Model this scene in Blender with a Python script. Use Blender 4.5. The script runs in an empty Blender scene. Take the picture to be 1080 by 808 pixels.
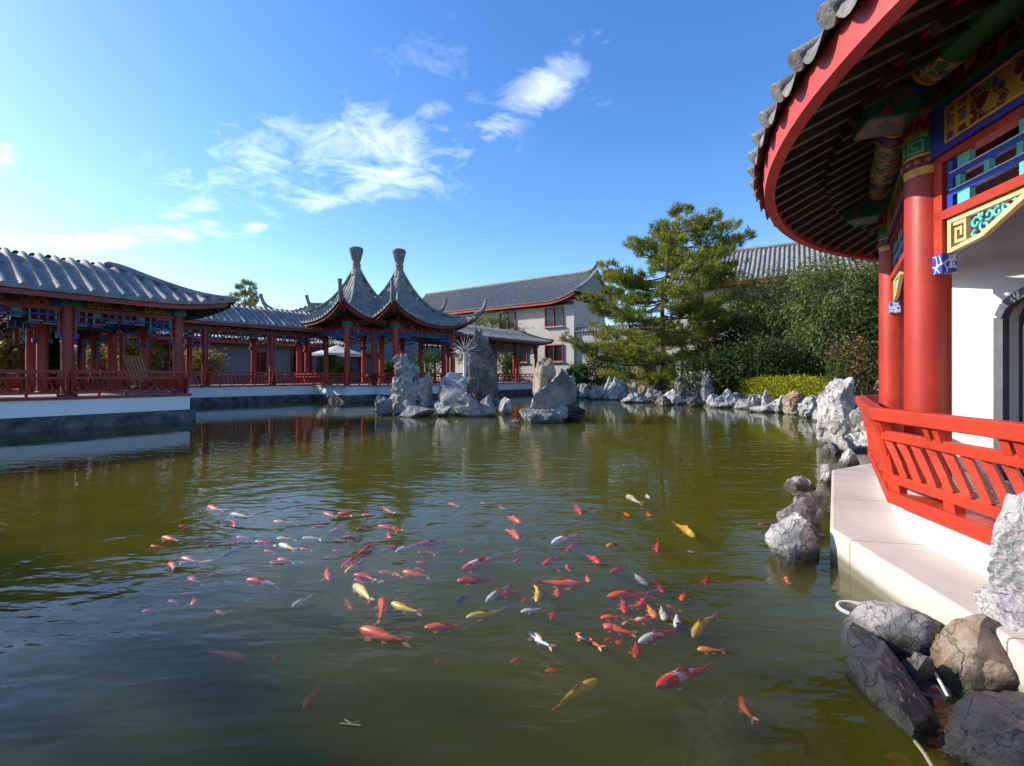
import bpy, bmesh, math, random
import numpy as np
from mathutils import Vector, Matrix, noise
R = math.radians
D = bpy.data
SC = bpy.context.scene
COL = SC.collection

# ---------------------------------------------------------------- camera, sky, sun, exposure
EYE = 1.29
FPX, CX, HOR = 495.0, 540.0, 397.0          # focal length and horizon in photo pixels (1080 wide)
cam = D.cameras.new('camera'); cam.sensor_width = 36; cam.lens = FPX / 1080 * 36
cam.shift_y = -(404 - HOR) / 1080; cam.clip_end = 3000; cam.clip_start = .05
camo = D.objects.new('camera', cam); COL.objects.link(camo)
camo.location = (0, 0, EYE); camo.rotation_euler = (R(90), 0, 0)
SC.camera = camo
SUN_EL, SUN_DIR = R(27), Vector((-.985, .17))
w = D.worlds.new('World'); SC.world = w; w.use_nodes = True
nt = w.node_tree; nt.nodes.clear()
def N(t, kind, **kw):
    n = t.nodes.new(kind)
    for k, v in kw.items():
        setattr(n, k, v)
    return n
def mth(t, op, a, b=None, c=None, clamp=False):
    n = t.nodes.new('ShaderNodeMath'); n.operation = op; n.use_clamp = clamp
    for i, v in enumerate((a, b, c)):
        if v is None: continue
        if isinstance(v, (int, float)): n.inputs[i].default_value = v
        else: t.links.new(v, n.inputs[i])
    return n.outputs[0]
sky = N(nt, 'ShaderNodeTexSky'); sky.sky_type = 'NISHITA'; sky.sun_disc = False
sky.sun_elevation = SUN_EL; sky.sun_rotation = math.atan2(SUN_DIR.x, SUN_DIR.y)
sky.air_density = 1.0; sky.dust_density = .45; sky.ozone_density = 2.6
tc = N(nt, 'ShaderNodeTexCoord'); sep = N(nt, 'ShaderNodeSeparateXYZ'); nt.links.new(tc.outputs['Generated'], sep.inputs[0])
ysafe = mth(nt, 'MAXIMUM', sep.outputs[1], .02)
ca = mth(nt, 'DIVIDE', sep.outputs[0], ysafe); cb = mth(nt, 'DIVIDE', sep.outputs[2], ysafe)
comb = N(nt, 'ShaderNodeCombineXYZ')
zz = mth(nt, 'ADD', mth(nt, 'MAXIMUM', sep.outputs[2], 0), .12)
nt.links.new(mth(nt, 'DIVIDE', sep.outputs[0], zz), comb.inputs[0]); nt.links.new(mth(nt, 'DIVIDE', sep.outputs[1], zz), comb.inputs[1])
def cloudnoise(scale, det, rough, dist):
    n = N(nt, 'ShaderNodeTexNoise'); n.inputs['Scale'].default_value = scale; n.inputs['Detail'].default_value = det
    n.inputs['Roughness'].default_value = rough; n.inputs['Distortion'].default_value = dist
    nt.links.new(comb.outputs[0], n.inputs['Vector']); return n.outputs[0]
n1 = cloudnoise(5.0, 10, .70, .8); n2 = cloudnoise(1.7, 5, .6, .9)
CL = [(390, 150, 105, 42, 1.0, .12), (385, 190, 110, 26, 1.0, .1), (300, 150, 110, 40, .75, 0), (574, 92, 48, 24, 1.15, .5), (520, 132, 34, 14, .8, .2), (140, 249, 110, 12, 1.1, .05),
      (206, 216, 34, 10, 1.0, 0), (212, 238, 26, 7, 1.05, 0), (268, 240, 14, 6, 1.0, 0), (185, 228, 22, 6, .9, 0), (110, 258, 60, 8, 1.0, .05), (340, 210, 60, 14, .95, .15), (455, 118, 28, 14, .95, .2), (500, 150, 60, 20, .7, .4), (640, 40, 50, 30, .4, .3), (0, 165, 24, 24, .7, 0), (640, 95, 60, 40, .35, 0), (470, 60, 90, 50, .3, .2), (60, 215, 80, 20, .35, 0), (225, 185, 60, 14, .7, .1)]
tot = None
for (px_, py_, sx_, sy_, am, rot_) in CL:
    a0, b0, sa, sb = (px_ - CX) / FPX, (HOR - py_) / FPX, sx_ / FPX, sy_ / FPX
    da = mth(nt, 'SUBTRACT', ca, a0); db = mth(nt, 'SUBTRACT', cb, b0)
    c_, s_ = math.cos(rot_), math.sin(rot_)
    u_ = mth(nt, 'ADD', mth(nt, 'MULTIPLY', da, c_), mth(nt, 'MULTIPLY', db, s_))
    v_ = mth(nt, 'SUBTRACT', mth(nt, 'MULTIPLY', db, c_), mth(nt, 'MULTIPLY', da, s_))
    u_ = mth(nt, 'DIVIDE', u_, sa); v_ = mth(nt, 'DIVIDE', v_, sb)
    q = mth(nt, 'ADD', mth(nt, 'MULTIPLY', u_, u_), mth(nt, 'MULTIPLY', v_, v_))
    m_ = mth(nt, 'MULTIPLY', mth(nt, 'EXPONENT', mth(nt, 'MULTIPLY', q, -.8)), am)
    tot = m_ if tot is None else mth(nt, 'MAXIMUM', tot, m_)
nz = mth(nt, 'ADD', mth(nt, 'MULTIPLY', n1, .7), mth(nt, 'MULTIPLY', n2, .3))
dens = mth(nt, 'SUBTRACT', mth(nt, 'ADD', mth(nt, 'MULTIPLY', tot, .24), nz), .605)
dens = mth(nt, 'MULTIPLY', mth(nt, 'MULTIPLY', dens, 2.2, clamp=True), mth(nt, 'MULTIPLY', tot, 1.7, clamp=True))
dens = mth(nt, 'MULTIPLY', dens, mth(nt, 'GREATER_THAN', sep.outputs[1], .03))
dens = mth(nt, 'MULTIPLY', dens, .70)
hs = N(nt, 'ShaderNodeHueSaturation'); hs.inputs['Saturation'].default_value = 1.27; hs.inputs['Hue'].default_value = .509; hs.inputs['Value'].default_value = 1.0
nt.links.new(sky.outputs[0], hs.inputs['Color'])
mixc = N(nt, 'ShaderNodeMix', data_type='RGBA'); nt.links.new(dens, mixc.inputs[0]); nt.links.new(hs.outputs[0], mixc.inputs[6])
mixc.inputs[7].default_value = (8.4, 8.6, 9.0, 1)
bg = N(nt, 'ShaderNodeBackground'); nt.links.new(mixc.outputs[2], bg.inputs[0]); bg.inputs[1].default_value = .15
wo = N(nt, 'ShaderNodeOutputWorld'); nt.links.new(bg.outputs[0], wo.inputs[0])
sl = D.lights.new('sun', 'SUN'); sl.energy = 3.6; sl.angle = R(.5); sl.color = (1, .93, .82)
so = D.objects.new('sun', sl); COL.objects.link(so)
sdir = Vector((SUN_DIR.x * math.cos(SUN_EL), SUN_DIR.y * math.cos(SUN_EL), math.sin(SUN_EL))).normalized()
so.rotation_euler = sdir.to_track_quat('Z', 'Y').to_euler(); so.location = sdir * 60
vs = SC.view_settings; vs.view_transform = 'Standard'; vs.look = 'None'; vs.gamma = 1; vs.exposure = .93
SC.cycles.use_denoising = True
SC.cycles.max_bounces = 8; SC.cycles.transparent_max_bounces = 12; SC.cycles.volume_bounces = 1
SC.cycles.diffuse_bounces = 3; SC.cycles.glossy_bounces = 3
SC.cycles.caustics_reflective = False; SC.cycles.caustics_refractive = False
SC.cycles.sample_clamp_indirect = 6

# ---------------------------------------------------------------- helpers
def px(x, y, Y):                       # photo pixel at depth Y
    return Vector(((x - CX) / FPX * Y, Y, EYE - (y - HOR) / FPX * Y))
def gnd(x, y, z=0.0):                  # photo pixel on a level of height z
    Y = (EYE - z) * FPX / (y - HOR)
    return Vector(((x - CX) / FPX * Y, Y, z))
class MB:
    def __init__(s): s.v = []; s.f = []; s.m = []
    def add(s, vs_, fs_, mi=0):
        o = len(s.v); s.v += [tuple(v) for v in vs_]
        for f in fs_: s.f.append(tuple(i + o for i in f)); s.m.append(mi)
    def box(s, c, sz, rot=None, mi=0):
        hx, hy, hz = sz[0] / 2, sz[1] / 2, sz[2] / 2
        P = [Vector((sx * hx, sy * hy, sz_ * hz)) for sz_ in (-1, 1) for sy in (-1, 1) for sx in (-1, 1)]
        if rot is not None: P = [rot @ p for p in P]
        c = Vector(c)
        s.add([p + c for p in P], [(0, 2, 3, 1), (4, 5, 7, 6), (0, 1, 5, 4), (2, 6, 7, 3), (0, 4, 6, 2), (1, 3, 7, 5)], mi)
    def bar(s, p0, p1, w_, h_, mi=0, up=(0, 0, 1)):
        p0, p1 = Vector(p0), Vector(p1); d = p1 - p0; L = d.length
        if L < 1e-6: return
        d /= L; u = Vector(up)
        if abs(d.dot(u)) > .98: u = Vector((0, 1, 0)) if abs(d.y) < .9 else Vector((1, 0, 0))
        sx = d.cross(u).normalized(); sz = sx.cross(d)
        s.box((p0 + p1) / 2, (w_, L, h_), Matrix((sx, d, sz)).transposed(), mi)
    def tube(s, pts, rad, n=8, mi=0, cap=True):
        pts = [Vector(p) for p in pts]; k = len(pts)
        if isinstance(rad, (int, float)): rad = [rad] * k
        o = len(s.v); prev = None
        for i, p in enumerate(pts):
            d = (pts[min(i + 1, k - 1)] - pts[max(i - 1, 0)]).normalized()
            if prev is None:
                a = Vector((0, 0, 1)) if abs(d.z) < .9 else Vector((1, 0, 0))
                prev = d.cross(a).normalized()
            u = (prev - d * prev.dot(d)).normalized(); prev = u; v = d.cross(u)
            for j in range(n):
                t = 2 * math.pi * j / n
                s.v.append(tuple(p + (u * math.cos(t) + v * math.sin(t)) * rad[i]))
        for i in range(k - 1):
            for j in range(n):
                j2 = (j + 1) % n
                s.f.append((o + i * n + j, o + i * n + j2, o + (i + 1) * n + j2, o + (i + 1) * n + j)); s.m.append(mi)
        if cap:
            s.f.append(tuple(o + j for j in range(n))[::-1]); s.m.append(mi)
            s.f.append(tuple(o + (k - 1) * n + j for j in range(n))); s.m.append(mi)
    def lathe(s, c, prof, n=24, mi=0, cap=True):
        c = Vector(c); o = len(s.v)
        for (r_, z_) in prof:
            for j in range(n):
                t = 2 * math.pi * j / n; s.v.append((c.x + r_ * math.cos(t), c.y + r_ * math.sin(t), c.z + z_))
        for i in range(len(prof) - 1):
            for j in range(n):
                j2 = (j + 1) % n
                s.f.append((o + i * n + j, o + i * n + j2, o + (i + 1) * n + j2, o + (i + 1) * n + j)); s.m.append(mi)
        if cap:
            s.f.append(tuple(o + j for j in range(n))[::-1]); s.m.append(mi)
            s.f.append(tuple(o + (len(prof) - 1) * n + j for j in range(n))); s.m.append(mi)
    def prism(s, poly, z0, z1, mi=0):
        n = len(poly); o = len(s.v)
        s.v += [(p[0], p[1], z0) for p in poly] + [(p[0], p[1], z1) for p in poly]
        s.f.append(tuple(o + i for i in range(n))[::-1]); s.f.append(tuple(o + n + i for i in range(n))); s.m += [mi, mi]
        for i in range(n):
            j = (i + 1) % n; s.f.append((o + i, o + j, o + n + j, o + n + i)); s.m.append(mi)
    def build(s, name, mats, parent=None, smooth=False, bevel=0, loc=None):
        me = D.meshes.new(name); me.from_pydata(s.v, [], s.f); me.update()
        for m in (mats if isinstance(mats, (list, tuple)) else [mats]): me.materials.append(m)
        me.polygons.foreach_set('material_index', s.m)
        if smooth:
            me.polygons.foreach_set('use_smooth', [True] * len(me.polygons))
            try: me.set_sharp_from_angle(angle=R(40))
            except Exception: pass
        o = D.objects.new(name, me); COL.objects.link(o)
        if parent is not None: o.parent = parent
        if loc is not None: o.location = loc
        if bevel:
            b = o.modifiers.new('bevel', 'BEVEL'); b.width = bevel; b.segments = 2; b.limit_method = 'ANGLE'
        return o
def tag(o, label=None, cat=None, group=None, kind=None):
    if label: o['label'] = label
    if cat: o['category'] = cat
    if group: o['group'] = group
    if kind: o['kind'] = kind
    return o
def empty(name, loc, rz=0):
    o = D.objects.new(name, None); COL.objects.link(o); o.location = loc; o.rotation_euler = (0, 0, rz); o.empty_display_size = .2
    return o

# ---------------------------------------------------------------- materials
M = {}
def mat(name, col, rough=.6, var=.12, scale=4., bump=0., bscale=30., spec=.5, coat=0., metal=0., perobj=0., col2=None, det=4, isl=0., transl=0.):
    m = D.materials.new(name); m.use_nodes = True; t = m.node_tree; b = t.nodes['Principled BSDF']
    b.inputs['Roughness'].default_value = rough; b.inputs['Metallic'].default_value = metal
    b.inputs['Specular IOR Level'].default_value = spec; b.inputs['Coat Weight'].default_value = coat
    g = N(t, 'ShaderNodeNewGeometry'); n = N(t, 'ShaderNodeTexNoise')
    n.inputs['Scale'].default_value = scale; n.inputs['Detail'].default_value = det; n.inputs['Roughness'].default_value = .6
    t.links.new(g.outputs['Position'], n.inputs['Vector'])
    mx = N(t, 'ShaderNodeMix', data_type='RGBA')
    c2 = col2 or tuple(c * (1 - var * 1.6) for c in col); c1 = col if col2 else tuple(min(1, c * (1 + var)) for c in col)
    mx.inputs[6].default_value = (*c2, 1); mx.inputs[7].default_value = (*c1, 1)
    rr = N(t, 'ShaderNodeMapRange'); rr.inputs[1].default_value = .35; rr.inputs[2].default_value = .65
    t.links.new(n.outputs[0], rr.inputs[0]); fac = rr.outputs[0]
    if isl:
        fac = mth(t, 'ADD', mth(t, 'MULTIPLY', fac, 1 - isl), mth(t, 'MULTIPLY', g.outputs['Random Per Island'], isl))
    t.links.new(fac, mx.inputs[0]); out = mx.outputs[2]
    if perobj:
        oi = N(t, 'ShaderNodeObjectInfo'); h = N(t, 'ShaderNodeHueSaturation')
        t.links.new(mth(t, 'ADD', mth(t, 'MULTIPLY', oi.outputs['Random'], perobj * 2), 1 - perobj), h.inputs['Value'])
        t.links.new(out, h.inputs['Color']); out = h.outputs[0]
    t.links.new(out, b.inputs['Base Color'])
    if bump:
        n2_ = N(t, 'ShaderNodeTexNoise'); n2_.inputs['Scale'].default_value = bscale; n2_.inputs['Detail'].default_value = 5
        t.links.new(g.outputs['Position'], n2_.inputs['Vector'])
        bp = N(t, 'ShaderNodeBump'); bp.inputs['Strength'].default_value = bump; bp.inputs['Distance'].default_value = .02
        t.links.new(n2_.outputs[0], bp.inputs['Height']); t.links.new(bp.outputs[0], b.inputs['Normal'])
    if transl:
        tr = N(t, 'ShaderNodeBsdfTranslucent'); t.links.new(out, tr.inputs[0]); ms = N(t, 'ShaderNodeMixShader'); ms.inputs[0].default_value = transl
        t.links.new(b.outputs[0], ms.inputs[1]); t.links.new(tr.outputs[0], ms.inputs[2]); t.links.new(ms.outputs[0], t.nodes['Material Output'].inputs[0])
    M[name] = m; return m
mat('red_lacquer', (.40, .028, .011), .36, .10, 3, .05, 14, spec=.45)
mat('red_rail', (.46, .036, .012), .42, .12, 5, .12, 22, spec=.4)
mat('shaded_red_lacquer', (.27, .022, .016), .42, .12, 3, .05, 14)  # darker copy of the red lacquer, deep shade put into its colour
mat('fascia_red', (.58, .07, .06), .5, .08, 2, .05, 20)
mat('soffit_red', (.42, .036, .022), .6, .2, 3)
mat('rafter_green', (.05, .085, .07), .5, .25, 5)
mat('blue_paint', (.015, .05, .42), .45, .12, 6)
mat('lattice_blue', (.015, .035, .24), .5, .25, 8)
mat('lattice_teal', (.04, .20, .20), .5, .25, 8)
mat('teal_paint', (.03, .22, .22), .45, .2, 6)
mat('green_paint', (.02, .19, .12), .45, .15, 6)
mat('aqua_paint', (.12, .52, .46), .45, .1, 6)
mat('deep_blue_green', (.02, .15, .21), .45, .2, 8)
mat('gold_paint', (.72, .42, .07), .4, .15, 8)
mat('cream_paint', (.72, .52, .24), .5, .1, 8)
mat('maroon_paint', (.10, .012, .012), .5, .2, 6)
mat('orange_paint', (.62, .10, .015), .45, .15, 8)
mat('white_line', (.75, .75, .7), .5, .05, 8)
mat('pink_paint', (.55, .12, .12), .5, .2, 20)
mat('grey_tile', (.225, .215, .20), .62, .2, 3.2, .35, 22, spec=.4)
mat('tile_near', (.20, .19, .18), .8, .3, 6, .5, 40)
mat('white_plaster', (.80, .80, .79), .75, .03, 1.2, .04, 20)
mat('stone_plinth', (.10, .10, .095), .7, .45, 3, .4, 12)
mat('grey_brick', (.20, .20, .205), .85, .15, 2)
mat('beige_plaster', (.50, .445, .385), .8, .06, .8)
mat('dark_glass', (.02, .025, .03), .08, .1, 2)
mat('grey_frame', (.10, .105, .115), .5, .1, 4)
mat('door_dark', (.05, .055, .06), .5, .1, 4)
mat('floor_stone', (.36, .34, .32), .7, .15, 4, .1, 20)
mat('soil', (.10, .085, .05), .95, .35, 3, .5, 8, col2=(.06, .08, .03))
mat('paving', (.30, .29, .27), .85, .15, 1.5)
mat('bark', (.085, .06, .045), .9, .4, 6, .8, 14)
mat('pine_needle', (.38, .38, .05), .75, .3, .9, isl=.5, col2=(.05, .085, .014), transl=.38, spec=.12)
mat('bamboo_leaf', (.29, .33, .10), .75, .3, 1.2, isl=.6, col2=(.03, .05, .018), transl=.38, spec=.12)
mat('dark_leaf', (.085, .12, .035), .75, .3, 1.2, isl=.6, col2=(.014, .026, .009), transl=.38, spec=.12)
mat('hedge_leaf', (.42, .36, .015), .5, .2, 2.5, isl=.6, col2=(.10, .16, .012), transl=.3, spec=.15)
mat('bush_leaf', (.12, .19, .03), .55, .3, 2, isl=.6, col2=(.035, .07, .012), transl=.3, spec=.15)
mat('autumn_leaf', (.36, .24, .05), .55, .3, 1.4, isl=.6, col2=(.10, .12, .025), transl=.3, spec=.15)
mat('russet_leaf', (.22, .12, .04), .6, .3, 2, isl=.6, col2=(.06, .06, .02), transl=.3, spec=.15)
mat('straw_leaf', (.42, .38, .14), .6, .2, 2, isl=.6, col2=(.20, .22, .06), transl=.3, spec=.15)
mat('vine_leaf', (.24, .27, .05), .6, .2, 1.4, isl=.6, col2=(.10, .14, .03), transl=.3, spec=.15)
mat('pole_green', (.02, .22, .13), .5, .1, 4)
mat('canvas_white', (.78, .78, .75), .7, .05, 3, transl=.25)
mat('black_thing', (.015, .015, .015), .6, .1, 3)
mat('steel_white', (.72, .70, .66), .4, .08, 5)
mat('ray_metal', (.42, .40, .36), .45, .15, 6)
mat('wood_pale', (.27, .17, .08), .55, .25, 9)
mat('concrete_ring', (.62, .58, .50), .8, .15, 6, .2, 30)
mat('twig', (.25, .2, .13), .8, .2, 10)
mat('ceramic_pot', (.10, .05, .035), .5, .2, 4)
def wear(name, chip, amt, scale=18, zs=1.0, rough_var=.2):
    m = M[name]; t = m.node_tree; b = t.nodes['Principled BSDF']; src = b.inputs['Base Color'].links[0].from_socket; g = N(t, 'ShaderNodeNewGeometry')
    mp = N(t, 'ShaderNodeMapping'); mp.inputs['Scale'].default_value = (1, 1, zs); t.links.new(g.outputs['Position'], mp.inputs[0])
    n = N(t, 'ShaderNodeTexNoise'); n.inputs['Scale'].default_value = scale; n.inputs['Detail'].default_value = 8; n.inputs['Roughness'].default_value = .75; t.links.new(mp.outputs[0], n.inputs[0])
    r_ = N(t, 'ShaderNodeMapRange'); r_.inputs[1].default_value = .60; r_.inputs[2].default_value = .74; r_.inputs[4].default_value = amt; t.links.new(n.outputs[0], r_.inputs[0])
    mx = N(t, 'ShaderNodeMix', data_type='RGBA'); t.links.new(r_.outputs[0], mx.inputs[0]); t.links.new(src, mx.inputs[6]); mx.inputs[7].default_value = (*chip, 1); t.links.new(mx.outputs[2], b.inputs['Base Color'])
    rb = b.inputs['Roughness'].default_value; t.links.new(mth(t, 'ADD', rb - rough_var * .5, mth(t, 'MULTIPLY', n.outputs[0], rough_var * 1.6), clamp=True), b.inputs['Roughness'])
wear('red_lacquer', (.25, .03, .02), .6, 7, .25, .25); wear('red_rail', (.55, .16, .09), .55, 16, 1, .25); wear('fascia_red', (.40, .05, .04), .6, 6, 1, .2); wear('shaded_red_lacquer', (.14, .02, .014), .7, 6, .3, .2)
wear('white_plaster', (.52, .50, .46), .5, 3.5, .16, .1); wear('beige_plaster', (.44, .40, .35), .6, 1.6, .2, .1); wear('grey_tile', (.13, .13, .115), .75, 3.5, 1, .2); wear('stone_plinth', (.22, .21, .19), .7, 6, 2.5, .2)
def ornament(name, ground, cells, line, scale, lw=.05, stretch=(1, 1, 1)):
    """cloisonne painting: coloured cells edged by a fine line on a ground colour"""
    m = D.materials.new(name); m.use_nodes = True; t = m.node_tree; b = t.nodes['Principled BSDF']; b.inputs['Roughness'].default_value = .45; g = N(t, 'ShaderNodeNewGeometry')
    mp = N(t, 'ShaderNodeMapping'); mp.inputs['Scale'].default_value = stretch; t.links.new(g.outputs['Position'], mp.inputs[0])
    wn = N(t, 'ShaderNodeTexNoise'); wn.inputs['Scale'].default_value = scale * .8; t.links.new(mp.outputs[0], wn.inputs[0])
    vm = N(t, 'ShaderNodeVectorMath', operation='MULTIPLY_ADD'); t.links.new(wn.outputs['Color'], vm.inputs[0]); vm.inputs[1].default_value = (.7 / scale,) * 3; t.links.new(mp.outputs[0], vm.inputs[2])
    v = N(t, 'ShaderNodeTexVoronoi'); v.inputs['Scale'].default_value = scale; t.links.new(vm.outputs[0], v.inputs[0])
    ve = N(t, 'ShaderNodeTexVoronoi', feature='DISTANCE_TO_EDGE'); ve.inputs['Scale'].default_value = scale; t.links.new(vm.outputs[0], ve.inputs[0])
    sc_ = N(t, 'ShaderNodeSeparateColor'); t.links.new(v.outputs['Color'], sc_.inputs[0]); r_ = N(t, 'ShaderNodeValToRGB'); r_.color_ramp.interpolation = 'CONSTANT'; el = r_.color_ramp.elements
    el[0].color = (*ground, 1); el[1].position = .4; el[1].color = (*cells[0], 1)
    for i, c in enumerate(cells[1:]): e = el.new(.4 + .6 * (i + 1) / len(cells)); e.color = (*c, 1)
    t.links.new(sc_.outputs[0], r_.inputs[0])
    # concentric line inside each cell gives petal and cloud outlines
    rg_ = mth(t, 'ABSOLUTE', mth(t, 'SUBTRACT', ve.outputs['Distance'], .16)); ln = mth(t, 'MAXIMUM', mth(t, 'LESS_THAN', ve.outputs['Distance'], lw), mth(t, 'MULTIPLY', mth(t, 'LESS_THAN', rg_, lw * .55), mth(t, 'GREATER_THAN', sc_.outputs[0], .55)))
    mx = N(t, 'ShaderNodeMix', data_type='RGBA'); t.links.new(ln, mx.inputs[0]); t.links.new(r_.outputs[0], mx.inputs[6]); mx.inputs[7].default_value = (*line, 1); t.links.new(mx.outputs[2], b.inputs['Base Color']); M[name] = m
ornament('paint_panel', (.10, .012, .012), [(.45, .26, .04), (.02, .05, .35), (.03, .22, .20), (.10, .012, .012), (.50, .30, .06)], (.50, .33, .07), 14, .035)
ornament('paint_cloud', (.09, .010, .012), [(.09, .010, .012), (.35, .05, .06), (.09, .010, .012), (.50, .20, .18)], (.45, .20, .18), 9, .022)
ornament('paint_teal', (.02, .13, .18), [(.02, .15, .20), (.025, .17, .22), (.02, .13, .18), (.03, .22, .22), (.40, .07, .09)], (.05, .27, .30), 19, .03)
ornament('paint_purlin', (.03, .22, .20), [(.02, .06, .30), (.55, .52, .42), (.04, .30, .24), (.40, .08, .08), (.60, .48, .20)], (.62, .58, .46), 15, .045)
ornament('paint_scroll', (.02, .06, .42), [(.02, .06, .42), (.03, .10, .5)], (.62, .66, .75), 20, .07)
# walkway stone with joints
def walkway_mat():
    m = mat('walkway_stone', (.54, .485, .415), .7, .07, 1.6, .06, 30)
    t = m.node_tree; b = t.nodes['Principled BSDF']; src = b.inputs['Base Color'].links[0].from_socket
    g = N(t, 'ShaderNodeNewGeometry'); br = N(t, 'ShaderNodeTexBrick')
    rot = N(t, 'ShaderNodeVectorRotate', rotation_type='Z_AXIS'); rot.inputs['Angle'].default_value = R(-78)
    t.links.new(g.outputs['Position'], rot.inputs['Vector']); t.links.new(rot.outputs[0], br.inputs['Vector'])
    br.inputs['Scale'].default_value = 1; br.inputs['Brick Width'].default_value = 1.15; br.inputs['Row Height'].default_value = 3.0
    br.inputs['Mortar Size'].default_value = .006; br.inputs['Mortar Smooth'].default_value = .3
    n = N(t, 'ShaderNodeTexNoise'); n.inputs['Scale'].default_value = 1.1; n.inputs['Detail'].default_value = 8; n.inputs['Roughness'].default_value = .7
    t.links.new(g.outputs['Position'], n.inputs['Vector'])
    st = N(t, 'ShaderNodeMapRange'); st.inputs[1].default_value = .42; st.inputs[2].default_value = .72; st.inputs[3].default_value = 0; st.inputs[4].default_value = .55
    t.links.new(n.outputs[0], st.inputs[0])
    mx = N(t, 'ShaderNodeMix', data_type='RGBA'); t.links.new(st.outputs[0], mx.inputs[0]); t.links.new(src, mx.inputs[6]); mx.inputs[7].default_value = (.30, .26, .23, 1)
    mx2 = N(t, 'ShaderNodeMix', data_type='RGBA'); t.links.new(br.outputs['Fac'], mx2.inputs[0]); t.links.new(mx.outputs[2], mx2.inputs[6]); mx2.inputs[7].default_value = (.22, .17, .14, 1)
    sp = N(t, 'ShaderNodeSeparateXYZ'); t.links.new(g.outputs['Position'], sp.inputs[0]); al = N(t, 'ShaderNodeMapRange'); al.inputs[1].default_value = .03; al.inputs[2].default_value = .085; al.inputs[3].default_value = .85; al.inputs[4].default_value = 0
    t.links.new(mth(t, 'ADD', sp.outputs[2], mth(t, 'MULTIPLY', mth(t, 'SUBTRACT', n.outputs[0], .5), .16)), al.inputs[0])
    mx3 = N(t, 'ShaderNodeMix', data_type='RGBA'); t.links.new(al.outputs[0], mx3.inputs[0]); t.links.new(mx2.outputs[2], mx3.inputs[6]); mx3.inputs[7].default_value = (.10, .095, .05, 1)
    t.links.new(mx3.outputs[2], b.inputs['Base Color'])
walkway_mat()
def brick_mat():
    m = M['grey_brick']; t = m.node_tree; b = t.nodes['Principled BSDF']
    tcn = N(t, 'ShaderNodeTexCoord'); br = N(t, 'ShaderNodeTexBrick'); mp = N(t, 'ShaderNodeMapping'); mp.inputs['Rotation'].default_value = (R(90), 0, 0)
    t.links.new(tcn.outputs['Object'], mp.inputs[0]); t.links.new(mp.outputs[0], br.inputs[0])
    br.inputs['Scale'].default_value = 1; br.inputs['Brick Width'].default_value = .5; br.inputs['Row Height'].default_value = .16; br.inputs['Mortar Size'].default_value = .012
    br.inputs['Color1'].default_value = (.18, .18, .19, 1); br.inputs['Color2'].default_value = (.205, .205, .215, 1); br.inputs['Mortar'].default_value = (.23, .23, .235, 1)
    t.links.new(br.outputs[0], b.inputs['Base Color'])
brick_mat()
def painted_beam_mat():                # dark beam painted with cartouches: green and blue ends, gold fret lines, maroon centre
    m = D.materials.new('painted_beam'); m.use_nodes = True; t = m.node_tree; b = t.nodes['Principled BSDF']; b.inputs['Roughness'].default_value = .5
    g = N(t, 'ShaderNodeNewGeometry')
    v = N(t, 'ShaderNodeTexVoronoi'); v.inputs['Scale'].default_value = 9; t.links.new(g.outputs['Position'], v.inputs[0])
    r_ = N(t, 'ShaderNodeValToRGB'); r_.color_ramp.interpolation = 'CONSTANT'
    el = r_.color_ramp.elements; el[0].position = 0; el[0].color = (.06, .012, .01, 1); el[1].position = .45; el[1].color = (.02, .09, .07, 1)
    for p, c in ((.62, (.015, .04, .22, 1)), (.74, (.07, .012, .01, 1)), (.9, (.45, .26, .05, 1))):
        e = el.new(p); e.color = c
    s_ = N(t, 'ShaderNodeSeparateColor'); t.links.new(v.outputs['Color'], s_.inputs[0]); t.links.new(s_.outputs[0], r_.inputs[0])
    t.links.new(r_.outputs[0], b.inputs['Base Color']); M['painted_beam'] = m
painted_beam_mat()
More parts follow.
